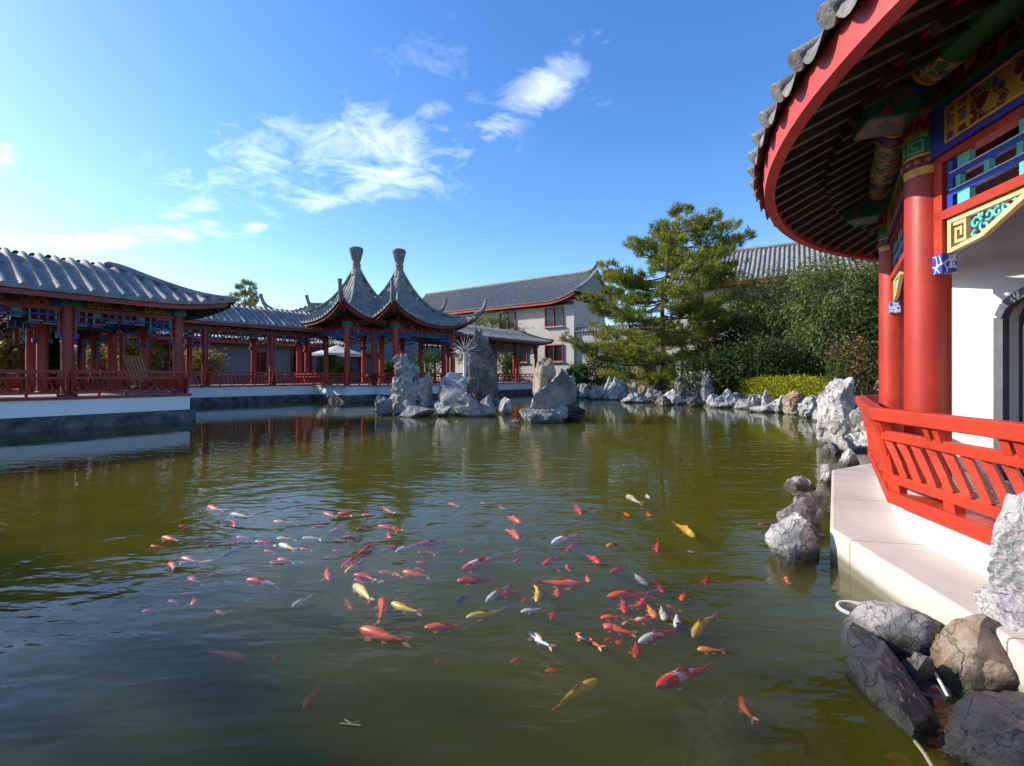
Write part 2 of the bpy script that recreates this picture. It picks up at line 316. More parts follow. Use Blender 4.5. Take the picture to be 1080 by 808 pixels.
def rock_mat(name, light, dark, wet=.02, ochre=None, oc_amt=0., rough=.8, vein=.5, scale=1.6):
    m = D.materials.new(name); m.use_nodes = True; t = m.node_tree; b = t.nodes['Principled BSDF']; b.inputs['Roughness'].default_value = rough
    g = N(t, 'ShaderNodeNewGeometry'); oi = N(t, 'ShaderNodeObjectInfo')
    vm = N(t, 'ShaderNodeVectorMath', operation='ADD'); t.links.new(g.outputs['Position'], vm.inputs[0]); t.links.new(oi.outputs['Location'], vm.inputs[1])
    n = N(t, 'ShaderNodeTexNoise'); n.inputs['Scale'].default_value = scale; n.inputs['Detail'].default_value = 9; n.inputs['Roughness'].default_value = .68; n.inputs['Distortion'].default_value = .6
    t.links.new(vm.outputs[0], n.inputs[0])
    r_ = N(t, 'ShaderNodeMapRange'); r_.inputs[1].default_value = .38; r_.inputs[2].default_value = .6; t.links.new(n.outputs[0], r_.inputs[0])
    mx = N(t, 'ShaderNodeMix', data_type='RGBA'); mx.inputs[6].default_value = (*dark, 1); mx.inputs[7].default_value = (*light, 1); t.links.new(r_.outputs[0], mx.inputs[0])
    out = mx.outputs[2]
    # thin dark cracks
    mu = N(t, 'ShaderNodeTexNoise'); mu.inputs['Scale'].default_value = scale * 2.2; mu.inputs['Detail'].default_value = 6; mu.inputs['Distortion'].default_value = 1.4
    t.links.new(vm.outputs[0], mu.inputs[0])
    cr = mth(t, 'ABSOLUTE', mth(t, 'SUBTRACT', mu.outputs[0], .5))
    crk = N(t, 'ShaderNodeMapRange'); crk.inputs[1].default_value = 0; crk.inputs[2].default_value = .018; crk.inputs[3].default_value = vein; crk.inputs[4].default_value = 0
    t.links.new(cr, crk.inputs[0])
    m2 = N(t, 'ShaderNodeMix', data_type='RGBA'); t.links.new(crk.outputs[0], m2.inputs[0]); t.links.new(out, m2.inputs[6]); m2.inputs[7].default_value = tuple(d * .35 for d in dark) + (1,); out = m2.outputs[2]
    if ochre:
        no = N(t, 'ShaderNodeTexNoise'); no.inputs['Scale'].default_value = scale * .9; no.inputs['Detail'].default_value = 5; t.links.new(vm.outputs[0], no.inputs[0])
        ro = N(t, 'ShaderNodeMapRange'); ro.inputs[1].default_value = .62 - oc_amt * .3; ro.inputs[2].default_value = .72 - oc_amt * .3; ro.inputs[4].default_value = .85; t.links.new(no.outputs[0], ro.inputs[0])
        m3 = N(t, 'ShaderNodeMix', data_type='RGBA'); t.links.new(ro.outputs[0], m3.inputs[0]); t.links.new(out, m3.inputs[6]); m3.inputs[7].default_value = (*ochre, 1); out = m3.outputs[2]
    # wet waterline stain (a tide mark at fixed height)
    sp = N(t, 'ShaderNodeSeparateXYZ'); t.links.new(g.outputs['Position'], sp.inputs[0])
    wl = N(t, 'ShaderNodeMapRange'); wl.inputs[1].default_value = .035; wl.inputs[2].default_value = .10; wl.inputs[3].default_value = .85; wl.inputs[4].default_value = 0
    t.links.new(mth(t, 'ADD', sp.outputs[2], mth(t, 'MULTIPLY', mth(t, 'SUBTRACT', n.outputs[0], .5), .12)), wl.inputs[0])
    m4 = N(t, 'ShaderNodeMix', data_type='RGBA'); t.links.new(wl.outputs[0], m4.inputs[0]); t.links.new(out, m4.inputs[6]); m4.inputs[7].default_value = (.045, .042, .03, 1); out = m4.outputs[2]
    t.links.new(out, b.inputs['Base Color'])
    bn = N(t, 'ShaderNodeTexNoise'); bn.inputs['Scale'].default_value = 14; bn.inputs['Detail'].default_value = 10; bn.inputs['Roughness'].default_value = .7; t.links.new(vm.outputs[0], bn.inputs[0])
    bp = N(t, 'ShaderNodeBump'); bp.inputs['Strength'].default_value = .9; bp.inputs['Distance'].default_value = .05; vo = N(t, 'ShaderNodeTexVoronoi'); vo.inputs['Scale'].default_value = scale * 5; t.links.new(vm.outputs[0], vo.inputs[0])
    t.links.new(mth(t, 'ADD', mth(t, 'SUBTRACT', bn.outputs[0], mth(t, 'MULTIPLY', crk.outputs[0], .5)), mth(t, 'MULTIPLY', vo.outputs['Distance'], .45)), bp.inputs['Height'])
    t.links.new(bp.outputs[0], b.inputs['Normal']); M[name] = m
rock_mat('rock_pale', (.50, .47, .425), (.22, .21, .20))
rock_mat('rock_white', (.60, .575, .54), (.30, .29, .28), vein=.7, scale=2.2)
rock_mat('rock_speckle', (.60, .58, .56), (.40, .39, .38), vein=.55, scale=6.0)
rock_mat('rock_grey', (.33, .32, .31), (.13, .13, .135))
rock_mat('rock_dark', (.050, .053, .062), (.012, .013, .017), rough=.36, scale=2.4)
rock_mat('rock_ochre', (.46, .38, .28), (.24, .17, .11), ochre=(.36, .19, .075), oc_amt=.32)
rock_mat('rock_brown', (.22, .19, .16), (.09, .075, .06))
rock_mat('rock_crag', (.30, .25, .20), (.09, .07, .055), scale=3.2, vein=.7)
rock_mat('rock_blotch', (.42, .40, .38), (.12, .11, .10), scale=3)

# ---------------------------------------------------------------- water, ground
POND = [(2.6, -7), (2.45, 1.0), (2.6, 3.25), (4.6, 6.1), (6.6, 7.6), (8.2, 9.8), (9.0, 11.8), (9.5, 15.4), (9.7, 20.5), (9.1, 26.6), (6.6, 30.6), (4.8, 33.6), (4.2, 40),
        (-3, 34), (-12, 32), (-19, 24), (-14.5, 18.6), (-15, 16), (-22, 6), (-24, -7)]
def inpoly(x, y, P=POND):
    c = False; j = len(P) - 1
    for i in range(len(P)):
        if (P[i][1] > y) != (P[j][1] > y) and x < (P[j][0] - P[i][0]) * (y - P[i][1]) / (P[j][1] - P[i][1]) + P[i][0]: c = not c
        j = i
    return c
def bank(x, y):
    dm = 1e9
    for i in range(len(POND)):
        a, b = POND[i], POND[(i + 1) % len(POND)]; ax, ay = b[0] - a[0], b[1] - a[1]; l2 = ax * ax + ay * ay
        t = max(0, min(1, ((x - a[0]) * ax + (y - a[1]) * ay) / l2)); dm = min(dm, math.hypot(x - a[0] - ax * t, y - a[1] - ay * t))
    if inpoly(x, y): return max(-.95, -.25 - .6 * dm)
    return min(.36, -.12 + .48 * dm) + (.07 if x < -6 else 0)
def build_ground():
    xs = [-1500, -400, -150, -80, -50, -38] + list(np.arange(-30, 36, .6)) + [40, 55, 80, 150, 400, 1500]
    ys = [-1500, -300, -60, -20] + list(np.arange(-8, 46, .6)) + [50, 60, 80, 150, 400, 1500]
    v = []
    for y in ys:
        for x in xs:
            z = bank(x, y)
            v.append((x, y, z + (.03 * noise.noise((x, y, 0)) if abs(x) < 40 else 0)))
    nx = len(xs); f = [(j * nx + i, j * nx + i + 1, (j + 1) * nx + i + 1, (j + 1) * nx + i) for j in range(len(ys) - 1) for i in range(nx - 1)]
    b = MB(); b.add(v, f); o = b.build('ground', M['soil'], smooth=True); tag(o, kind='structure')
    o['label'] = 'brown and mossy garden ground around the pond'
build_ground()
def build_water():
    m = D.materials.new('pond_water'); m.use_nodes = True; t = m.node_tree; t.nodes.clear()
    out = N(t, 'ShaderNodeOutputMaterial'); g = N(t, 'ShaderNodeNewGeometry')
    mp = N(t, 'ShaderNodeMapping'); mp.inputs['Rotation'].default_value = (0, 0, R(8)); mp.inputs['Scale'].default_value = (1.0, 2.3, 1); t.links.new(g.outputs['Position'], mp.inputs[0])
    def nz_(sc, det, dist, vec=mp.outputs[0]):
        n = N(t, 'ShaderNodeTexNoise'); n.inputs['Scale'].default_value = sc; n.inputs['Detail'].default_value = det; n.inputs['Distortion'].default_value = dist; t.links.new(vec, n.inputs[0]); return n.outputs[0]
    a = nz_(1.7, 2, .6); b_ = nz_(5.5, 2, .3); c_ = nz_(.35, 2, .2, g.outputs['Position'])
    patch = N(t, 'ShaderNodeMapRange'); patch.inputs[1].default_value = .36; patch.inputs[2].default_value = .62; patch.inputs[3].default_value = .3; patch.inputs[4].default_value = 1.0; t.links.new(c_, patch.inputs[0])
    dv = N(t, 'ShaderNodeVectorMath', operation='DISTANCE'); t.links.new(g.outputs['Position'], dv.inputs[0]); dv.inputs[1].default_value = (.5, 4.5, 0)
    calm = N(t, 'ShaderNodeMapRange'); calm.inputs[1].default_value = 2.5; calm.inputs[2].default_value = 10; calm.inputs[3].default_value = 1; calm.inputs[4].default_value = .22; t.links.new(dv.outputs['Value'], calm.inputs[0])
    # rings of ripples where the fish feed
    def rings(cx_, cy_, wl_, fall):
        sb = N(t, 'ShaderNodeVectorMath', operation='DISTANCE'); t.links.new(g.outputs['Position'], sb.inputs[0]); sb.inputs[1].default_value = (cx_, cy_, 0)
        d = sb.outputs['Value']; s = mth(t, 'SINE', mth(t, 'MULTIPLY', mth(t, 'ADD', d, mth(t, 'MULTIPLY', a, .7)), 2 * math.pi / wl_))
        return mth(t, 'MULTIPLY', s, mth(t, 'EXPONENT', mth(t, 'MULTIPLY', mth(t, 'MULTIPLY', d, d), -1 / (fall * fall))))
    h = mth(t, 'MULTIPLY', mth(t, 'ADD', mth(t, 'MULTIPLY', a, 1.0), mth(t, 'MULTIPLY', b_, .3)), mth(t, 'MULTIPLY', patch.outputs[0], calm.outputs[0]))
    rg = mth(t, 'ADD', rings(-2.0, 4.4, .42, 1.7), mth(t, 'MULTIPLY', rings(.6, 3.6, .36, 1.3), .35))
    h = mth(t, 'ADD', h, mth(t, 'MULTIPLY', rg, .09))
    bp = N(t, 'ShaderNodeBump'); bp.inputs['Strength'].default_value = 1.0; bp.inputs['Distance'].default_value = .018; t.links.new(h, bp.inputs['Height'])
    dt = N(t, 'ShaderNodeVectorMath', operation='DOT_PRODUCT'); t.links.new(bp.outputs[0], dt.inputs[0]); t.links.new(g.outputs['Incoming'], dt.inputs[1])
    cs = mth(t, 'SUBTRACT', 1, mth(t, 'ABSOLUTE', dt.outputs['Value']), clamp=True)
    frv = mth(t, 'ADD', .02, mth(t, 'MULTIPLY', mth(t, 'POWER', cs, 5), .98))
    gl = N(t, 'ShaderNodeBsdfGlossy'); gl.inputs['Roughness'].default_value = .012; t.links.new(bp.outputs[0], gl.inputs['Normal'])
    tr = N(t, 'ShaderNodeBsdfTransparent'); tr.inputs[0].default_value = (.93, .95, .9, 1)
    mx = N(t, 'ShaderNodeMixShader'); t.links.new(frv, mx.inputs[0]); t.links.new(tr.outputs[0], mx.inputs[1]); t.links.new(gl.outputs[0], mx.inputs[2])
    t.links.new(mx.outputs[0], out.inputs[0])
    vol = N(t, 'ShaderNodeVolumePrincipled'); vol.inputs['Color'].default_value = (.225, .215, .026, 1); vol.inputs['Density'].default_value = 2.0; vol.inputs['Anisotropy'].default_value = .0
    t.links.new(vol.outputs[0], out.inputs['Volume'])
    m.cycles.homogeneous_volume = True if hasattr(m.cycles, 'homogeneous_volume') else None
    b = MB(); b.box((-8, 17, -.75), (40, 56, 1.5)); o = b.build('water', m); tag(o, kind='structure'); o['label'] = 'murky olive green pond water with soft ripples'
build_water()

# ---------------------------------------------------------------- roofs
TA = .30
def corr(p):                           # tile cross-section: round barrel rows with shallow pans between
    q = abs(p - math.floor(p) - .5)
    return math.sqrt(max(0, 1 - (q / .25) ** 2)) if q < .25 else -.25 * math.sin((q - .25) / .25 * math.pi / 2)
def roof_face(mb, O, ux, uy, L, Dp, zf, pitch=.22, amp=.06, hipL=True, hipR=True, nt_=26, rtop=0., off=None, spp=8, mi=0, drop=.07):
    """O eave start (local), ux along the eave, uy inward; zf(x, d) height; off(x, d) outward shift of the eave"""
    O, ux, uy = Vector(O), Vector(ux), Vector(uy); n = max(2, int(round(L / pitch * spp))); o = len(mb.v); rows = nt_ + 2
    for i in range(n + 1):
        x = L * i / n; lim = Dp - rtop
        if hipL: lim = min(lim, x)
        if hipR: lim = min(lim, L - x)
        c = corr(x / pitch) * amp; hr = math.sin(math.floor(x / pitch) * 12.9898 + L * 3.1) * 43758.5453; hr = (hr - math.floor(hr) - .5) * .03; c += hr
        for k in range(-1, nt_ + 1):
            d = lim * max(k, 0) / nt_
            sh = off(x, d) if off else 0
            p = O + ux * x + uy * (d - sh)
            z = zf(x, d) + (c if k >= 0 else min(c * .3, 0) - drop * .6)
            if k >= 0 and k < nt_: z += .016 * (k % 2)
            mb.v.append((p.x, p.y, z))
    for i in range(n):
        for k in range(rows - 1):
            mb.f.append((o + i * rows + k, o + (i + 1) * rows + k, o + (i + 1) * rows + k + 1, o + i * rows + k + 1)); mb.m.append(mi)
def eave_board(mb, O, ux, uy, L, zf, off=None, dz0=-.05, h=.12, inset=.08, th=.05, n=40, mi=0):
    O, ux, uy = Vector(O), Vector(ux), Vector(uy); o = len(mb.v)
    for i in range(n + 1):
        x = L * i / n; sh = off(x, 0) if off else 0
        for (dd, dz) in ((inset, dz0), (inset, dz0 - h), (inset + th, dz0 - h), (inset + th, dz0)):
            p = O + ux * min(max(x, inset), L - inset) + uy * (dd - sh); mb.v.append((p.x, p.y, zf(x, 0) + dz))
    for i in range(n):
        for k in range(4):
            k2 = (k + 1) % 4; mb.f.append((o + i * 4 + k, o + (i + 1) * 4 + k, o + (i + 1) * 4 + k2, o + i * 4 + k2)); mb.m.append(mi)
def soffit(mb, O, ux, uy, L, depth, zf, off=None, rise=.35, n=30, pitch=.24, hipL=True, hipR=True, mis=0, mir=1):
    """boarded underside with square rafters standing below it"""
    O, ux, uy = Vector(O), Vector(ux), Vector(uy); o = len(mb.v)
    def lim(x):
        l = depth
        if hipL: l = min(l, x)
        if hipR: l = min(l, L - x)
        return max(l, .1)
    def P(x, t, dz):
        sh = (off(x, 0) if off else 0) * (1 - t); p = O + ux * x + uy * (.1 + lim(x) * t - sh)
        return Vector((p.x, p.y, zf(x, 0) * (1 - t) + (zf(L / 2, 0) + rise) * t - .15 + dz))
    for i in range(n + 1):
        x = L * i / n; mb.v += [tuple(P(x, 0, .03)), tuple(P(x, 1, .03))]
    for i in range(n): mb.f.append((o + 2 * i, o + 2 * i + 1, o + 2 * i + 3, o + 2 * i + 2)); mb.m.append(mis)
    k = int(L / pitch)
    for i in range(1, k):
        x = L * i / k
        if lim(x) > .2: mb.bar(P(x, .04, -.02), P(x, 1, -.02), .07, .07, mir)

# ---------------------------------------------------------------- galleries round the pond
def lattice(mb, x0, x1, y, z0, z1, ax, seed, mis=(0, 1, 2), w_=.03):
    """stepped fretwork hung under a beam; ax: function (s, y) -> (X, Y)"""
    rnd = random.Random(seed); L = x1 - x0; h = z1 - z0
    def seg(a, za, b, zb, mi):
        p, q = ax(a, y), ax(b, y); mb.bar((p[0], p[1], za), (q[0], q[1], zb), w_, w_, mi)
    seg(x0, z1, x1, z1, 2); n = max(4, int(L / .30)); st = L / n
    seg(x0, z0 + h * .62, x1, z0 + h * .62, 0)
    for i in range(n):
        a = x0 + i * st; e = min(i, n - 1 - i); lo = z0 if e < max(1, n * .22) else z0 + h * .34
        mi = i % 2
        seg(a + st * .25, lo, a + st * .25, z1, mi); seg(a + st * .75, lo + h * .3, a + st * .75, z1, 1 - mi)
        seg(a, lo, a + st * .8, lo, 1 - mi); seg(a + st * .25, lo + h * .16, a + st, lo + h * .16, mi)
        if i % 3 == 1:
            p = ax(a + st * .5, y); mb.box((p[0], p[1], z0 + h * .8), (.12, .035, h * .22), None, 3)
    for s in (x0 + .03, x1 - .03):
        seg(s, z0 - .22, s, z1, 2); p = ax(s, y); mb.box((p[0], p[1], z0 - .28), (.1, .1, .13), None, 0)
def balustrade(mb, p0, p1, out, zf, h=.62, lean=.13, sp=.17, w_=.045, mi=0, slant=.1):
    p0, p1, out = Vector(p0), Vector(p1), Vector(out); d = (p1 - p0); L = d.length; d /= L
    def P(s, t): q = p0 + d * s + out * lean * t; return (q.x, q.y, zf + h * t)
    mb.bar(P(0, 1), P(L, 1), .08, .07, mi); mb.bar(P(0, .74), P(L, .74), .05, .055, mi); mb.bar(P(0, .16), P(L, .16), .05, .055, mi)
    n = max(3, int(L / sp))
    for i in range(n + 1):
        s = L * i / n
        if i < n: mb.bar(P(s + .02, .74), P(min(L, s + .02 + slant), .16), .035, w_, mi)
        if i % 3 == 0: mb.bar(P(min(s, L - .03), 0), P(min(s, L - .03), .16), .05, .06, mi); mb.bar(P(min(s + .02, L - .03), .74), P(min(s + .02, L - .03), 1), .04, .05, mi)
    for s in (.02, L - .02): mb.bar(P(s, 0), P(s, 1), .06, .06, mi)
def gold_fret(mb, x0, x1, y, z, hgt, mi=0):
    """painted meanders standing a few millimetres proud of the beam"""
    L = x1 - x0; t = .018
    for (a, b) in ((.03, .30), (.70, .97)):
        A, B = x0 + L * a, x0 + L * b; n = 5; st = (B - A) / n
        mb.bar((A, y, z), (A + st * .6, y, z), .008, t, mi)
        for i in range(n):
            u = A + st * i + st * .4; up = hgt * .3
            mb.bar((u, y, z - up), (u, y, z + up), t, .008, mi); mb.bar((u, y, z + up * (1 if i % 2 else -1)), (u + st, y, z + up * (1 if i % 2 else -1)), .008, t, mi)
            mb.bar((u + st * .3, y, z), (u + st * .7, y, z), .008, t * 1.6, mi)
    c = x0 + L / 2
    mb.bar((c - .12, y, z), (c, y, z + hgt * .3), .008, t, mi); mb.bar((c, y, z + hgt * .3), (c + .12, y, z), .008, t, mi)
    mb.bar((c - .12, y, z), (c, y, z - hgt * .3), .008, t, mi); mb.bar((c, y, z - hgt * .3), (c + .12, y, z), .008, t, mi)
def gallery(name, label, cat, loc, ang, L, W, xs, zf, zc, ze, zr, over=.75, hipL=False, hipR=False, plinth=True, detail=True, pitch=.22, flare=.18, rail=True, rail_end=True, pier=True, crad=.13, group=None, rail_back=True):
    root = empty(name, loc, ang); tag(root, label, cat, group)
    b = MB(); b.box((L / 2, W / 2, (.33 + zf - .07) / 2), (L, W, zf - .07 - .33)); b.build('base_wall', M['white_plaster'], root)
    b = MB(); b.box((L / 2, W / 2, -.13), (L + .24, W + .24, .9)); b.build('stone_plinth', M['stone_plinth'], root, bevel=.03)
    b = MB(); b.box((L / 2, W / 2, zf - .033), (L + .08, W + .08, .066)); b.build('floor_slab', M['shaded_red_lacquer' if detail else 'floor_stone'], root)
    b = MB(); b.box((L / 2, W / 2, zf + .006), (L - .3, W - .3, .012)); b.build('floor_paving', M['floor_stone'], root)
    ins = .22
    for y in (ins, W - ins):
        for x in xs:
            x_ = min(max(x, ins), L - ins)
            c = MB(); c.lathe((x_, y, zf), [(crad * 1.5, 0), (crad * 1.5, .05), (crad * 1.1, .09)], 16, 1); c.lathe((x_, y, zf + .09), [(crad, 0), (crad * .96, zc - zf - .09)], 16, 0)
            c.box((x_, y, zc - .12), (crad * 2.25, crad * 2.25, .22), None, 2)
            c.build('column', [M['shaded_red_lacquer'], M['stone_plinth'], M['green_paint']], root, smooth=True)
    # beams, purlins, hung fretwork
    def run(y, sgn):
        m_ = MB(); m_.box((L / 2, y, zc - .13), (L - 2 * ins, .12, .24), None, 0); m_.box((L / 2, y, zc + .03), (L - 2 * ins + .2, .16, .05), None, 1)
        m_.tube([(ins * .4, y, zc + .15), (L - ins * .4, y, zc + .15)], .1, 10, 2)
        m_.box((L / 2, y, zc - .28), (L - 2 * ins, .09, .05), None, 1)
        if detail:
            for a, bb in zip(xs[:-1], xs[1:]):
                gold_fret(m_, max(a, ins) + .3, min(bb, L - ins) - .3, y - .066, zc - .13, .2, 3)
                for (q, mi) in ((max(a, ins) + .2, 4), (min(bb, L - ins) - .2, 5)): m_.box((q, y, zc - .13), (.14, .128, .243), None, mi)
        m_.build('painted_beam', [M['painted_beam'] if not detail else M['maroon_paint'], M['shaded_red_lacquer'], M['painted_beam'], M['gold_paint'], M['green_paint'], M['blue_paint']], root)
        for a, bb in zip(xs[:-1], xs[1:]):
            m_ = MB(); lattice(m_, max(a, ins) + crad, min(bb, L - ins) - crad, y, zc - .68, zc - .32, lambda s, yy: (s, yy), a * 7 + y, (0, 1, 2), .035 if detail else .045)
            m_.build('hanging_lattice', [M['lattice_blue'], M['lattice_teal'], M['shaded_red_lacquer'], M['green_paint']], root)
    run(ins, -1); run(W - ins, 1)
    m_ = MB()
    for x in xs:
        x_ = min(max(x, ins), L - ins); m_.box((x_, W / 2, zc - .08), (.14, W - 2 * ins - .2, .2), None, 0); m_.box((x_, W / 2, zc + .35), (.12, .14, .7), None, 0)
    m_.build('cross_beam', [M['maroon_paint']], root)
    for x in ([L - ins] if hipR else []) + ([ins] if hipL else []):
        m_ = MB(); lattice(m_, ins + crad, W - ins - crad, x, zc - .68, zc - .32, lambda s, xx: (xx, s), 3, (0, 1, 2), .035)
        m_.build('hanging_lattice', [M['lattice_blue'], M['lattice_teal'], M['shaded_red_lacquer'], M['green_paint']], root)
    if rail:
        ends = [(a, bb) for a, bb in zip(xs[:-1], xs[1:])]
        for a, bb in ends:
            m_ = MB(); balustrade(m_, (a + .03, .06, 0), (bb - .03, .06, 0), (0, -1, 0), zf, sp=.17 if detail else .2); m_.build('balustrade', M['shaded_red_lacquer'], root)
            if rail_back: m_ = MB(); balustrade(m_, (a + .03, W - .06, 0), (bb - .03, W - .06, 0), (0, 1, 0), zf, sp=.22); m_.build('balustrade', M['shaded_red_lacquer'], root)
        if rail_end:
            m_ = MB(); balustrade(m_, (L - .06, .06, 0), (L - .06, W - .06, 0), (1, 0, 0), zf, sp=.17 if detail else .22); m_.build('balustrade', M['shaded_red_lacquer'], root)
    # roof
    oL, oR = over, over; Lr = L + 2 * over; Dp = W / 2 + over; Ht = zr - ze
    def fl(x):
        r_ = 0
        if hipL: r_ += max(0, 1 - x / 1.9) ** 2
        if hipR: r_ += max(0, 1 - (Lr - x) / 1.9) ** 2
        return r_
    def zfun(x, d):
        t = min(1, d / Dp); f = .86 * t + .14 * t * t
        if t > .82: f -= (t - .82) ** 2 * 2.4
        return ze + Ht * f + flare * fl(x) * (1 - t) ** 2
    offf = lambda x, d: .16 * fl(x) * (1 - min(1, d / Dp))
    m_ = MB(); roof_face(m_, (-over, -over, 0), (1, 0, 0), (0, 1, 0), Lr, Dp, zfun, pitch, TA * pitch, hipL, hipR, off=offf)
    roof_face(m_, (L + over, W + over, 0), (-1, 0, 0), (0, -1, 0), Lr, Dp, lambda x, d: zfun(Lr - x, d), pitch, TA * pitch, hipR, hipL, off=lambda x, d: offf(Lr - x, d), spp=6)
    Ws = W + 2 * over
    def zside(x, d): return ze + Ht * (lambda t: .86 * t + .14 * t * t - ((t - .82) ** 2 * 2.4 if t > .82 else 0))(min(1, d / Dp)) + flare * (max(0, 1 - x / 1.9) ** 2 + max(0, 1 - (Ws - x) / 1.9) ** 2) * (1 - min(1, d / Dp)) ** 2
    offs = lambda x, d: .16 * (max(0, 1 - x / 1.9) ** 2 + max(0, 1 - (Ws - x) / 1.9) ** 2) * (1 - min(1, d / Dp))
    if hipR: roof_face(m_, (L + over, -over, 0), (0, 1, 0), (-1, 0, 0), Ws, Dp, zside, pitch, TA * pitch, True, True, off=offs)
    if hipL: roof_face(m_, (-over, W + over, 0), (0, -1, 0), (1, 0, 0), Ws, Dp, zside, pitch, TA * pitch, True, True, off=offs)
    for (hp, sx, ex) in ((hipR, L + over, -1), (hipL, -over, 1)):
        if hp:
            for (sy, ey) in ((-over, 1), (W + over, -1)):
                m_.tube([(sx + ex * d, sy + ey * d, zside(d, d) + .06) for d in np.linspace(-.05, Dp - .05, 14)], .1, 8)
    rf = m_.build('roof', M['grey_tile'], root, smooth=True)
    m_ = MB(); eave_board(m_, (-over, -over, 0), (1, 0, 0), (0, 1, 0), Lr, zfun, offf); eave_board(m_, (L + over, W + over, 0), (-1, 0, 0), (0, -1, 0), Lr, lambda x, d: zfun(Lr - x, d))
    if hipR: eave_board(m_, (L + over, -over, 0), (0, 1, 0), (-1, 0, 0), Ws, zside, offs)
    if hipL: eave_board(m_, (-over, W + over, 0), (0, -1, 0), (1, 0, 0), Ws, zside, offs)
    m_.build('eave_board', M['shaded_red_lacquer'], rf)
    m_ = MB(); soffit(m_, (-over, -over, 0), (1, 0, 0), (0, 1, 0), Lr, over + .3, zfun, offf, .38, hipL=hipL, hipR=hipR)
    soffit(m_, (L + over, W + over, 0), (-1, 0, 0), (0, -1, 0), Lr, over + .3, lambda x, d: zfun(Lr - x, d), None, .38, hipL=hipR, hipR=hipL)
    if hipR: soffit(m_, (L + over, -over, 0), (0, 1, 0), (-1, 0, 0), Ws, over + .3, zside, offs, .38)
    m_.build('eave_rafters', [M['soffit_red'], M['rafter_green']], rf)
    if not hipR or not hipL:           # gable boards close the open ends
        for (hp, x) in ((hipR, L + .05), (hipL, -.05)):
            if hp: continue
            m_ = MB()
            pts = [(x, y, zfun(Lr / 2, min(y + over, W + over - y)) - .06) for y in np.linspace(-over * .7, W + over * .7, 15)]
            base = [(x, W + over * .7, ze - .1), (x, -over * .7, ze - .1)]
            m_.add(pts + base, [tuple(range(len(pts) + 2))]); m_.build('gable_board', M['shaded_red_lacquer'], root)
    return root
ANG = math.atan2(.815, .58)
U = Vector((.58, .815)); IN = Vector((-.815, .58))
L1 = 14.6
o1 = Vector((-9.4, 13.7)) - U * L1
gallery('waterside_pavilion', 'long hip-roofed waterside pavilion nearest the camera on the left bank', 'pavilion', (o1.x, o1.y, 0), ANG, L1, 3.1,
        [L1 - .2 - 2.4 * k for k in range(6, -1, -1)],   .79, .79 + 2.47, EYE + 2.0, EYE + 3.22, hipR=True, pitch=.30, flare=.22)
oc = Vector((-9.4, 13.7)) - U * .35 + IN * 3.35
gallery('covered_gallery', 'short corridor leading back into the courtyard from the left waterside pavilion', 'gallery', (oc.x, oc.y, 0), math.atan2(IN.y, IN.x), 5.4, 2.4, [.2 + 1.25 + 1.9 * k for k in range(3)], .79, EYE + 1.75, EYE + 1.72, EYE + 2.6, over=.55, detail=True, pitch=.3, rail_end=False)
a2 = math.atan2(.775, .632); U2 = Vector((math.cos(a2), math.sin(a2)))
o2 = Vector((-10.05, 26.2)) - U2 * 12.3
gallery('covered_gallery', 'straight covered gallery between the left pavilion and the twin-peaked pavilion', 'gallery', (o2.x, o2.y, 0), a2, 12.3, 2.6,
        [.2 + 2.975 * k for k in range(5)], .86, EYE + 2.45, EYE + 2.5, EYE + 3.65, over=.7, detail=True, pitch=.27, rail_end=False)
a3 = math.atan2(8.2, 6.4); U3 = Vector((math.cos(a3), math.sin(a3)))
o3 = Vector((-4.2, 28.7))
gallery('covered_gallery', 'low covered gallery with hipped end running right from the twin-peaked pavilion', 'gallery', (o3.x, o3.y, 0), a3, 10.4, 2.6,
        [.2 + 2.5 * k for k in range(5)], .84, EYE + 2.45, EYE + 2.6, EYE + 3.55, over=.7, hipR=True, detail=False, pitch=.27)
gallery('covered_gallery', 'small sunlit gallery roof seen through the columns behind the twin-peaked pavilion', 'gallery', (-13.0, 40, 0), R(40), 9, 2.6,
        [.2 + 2.15 * k for k in range(5)], .8, EYE + 1.9, EYE + 2.0, EYE + 2.9, over=.7, detail=False, pitch=.3, rail=False)

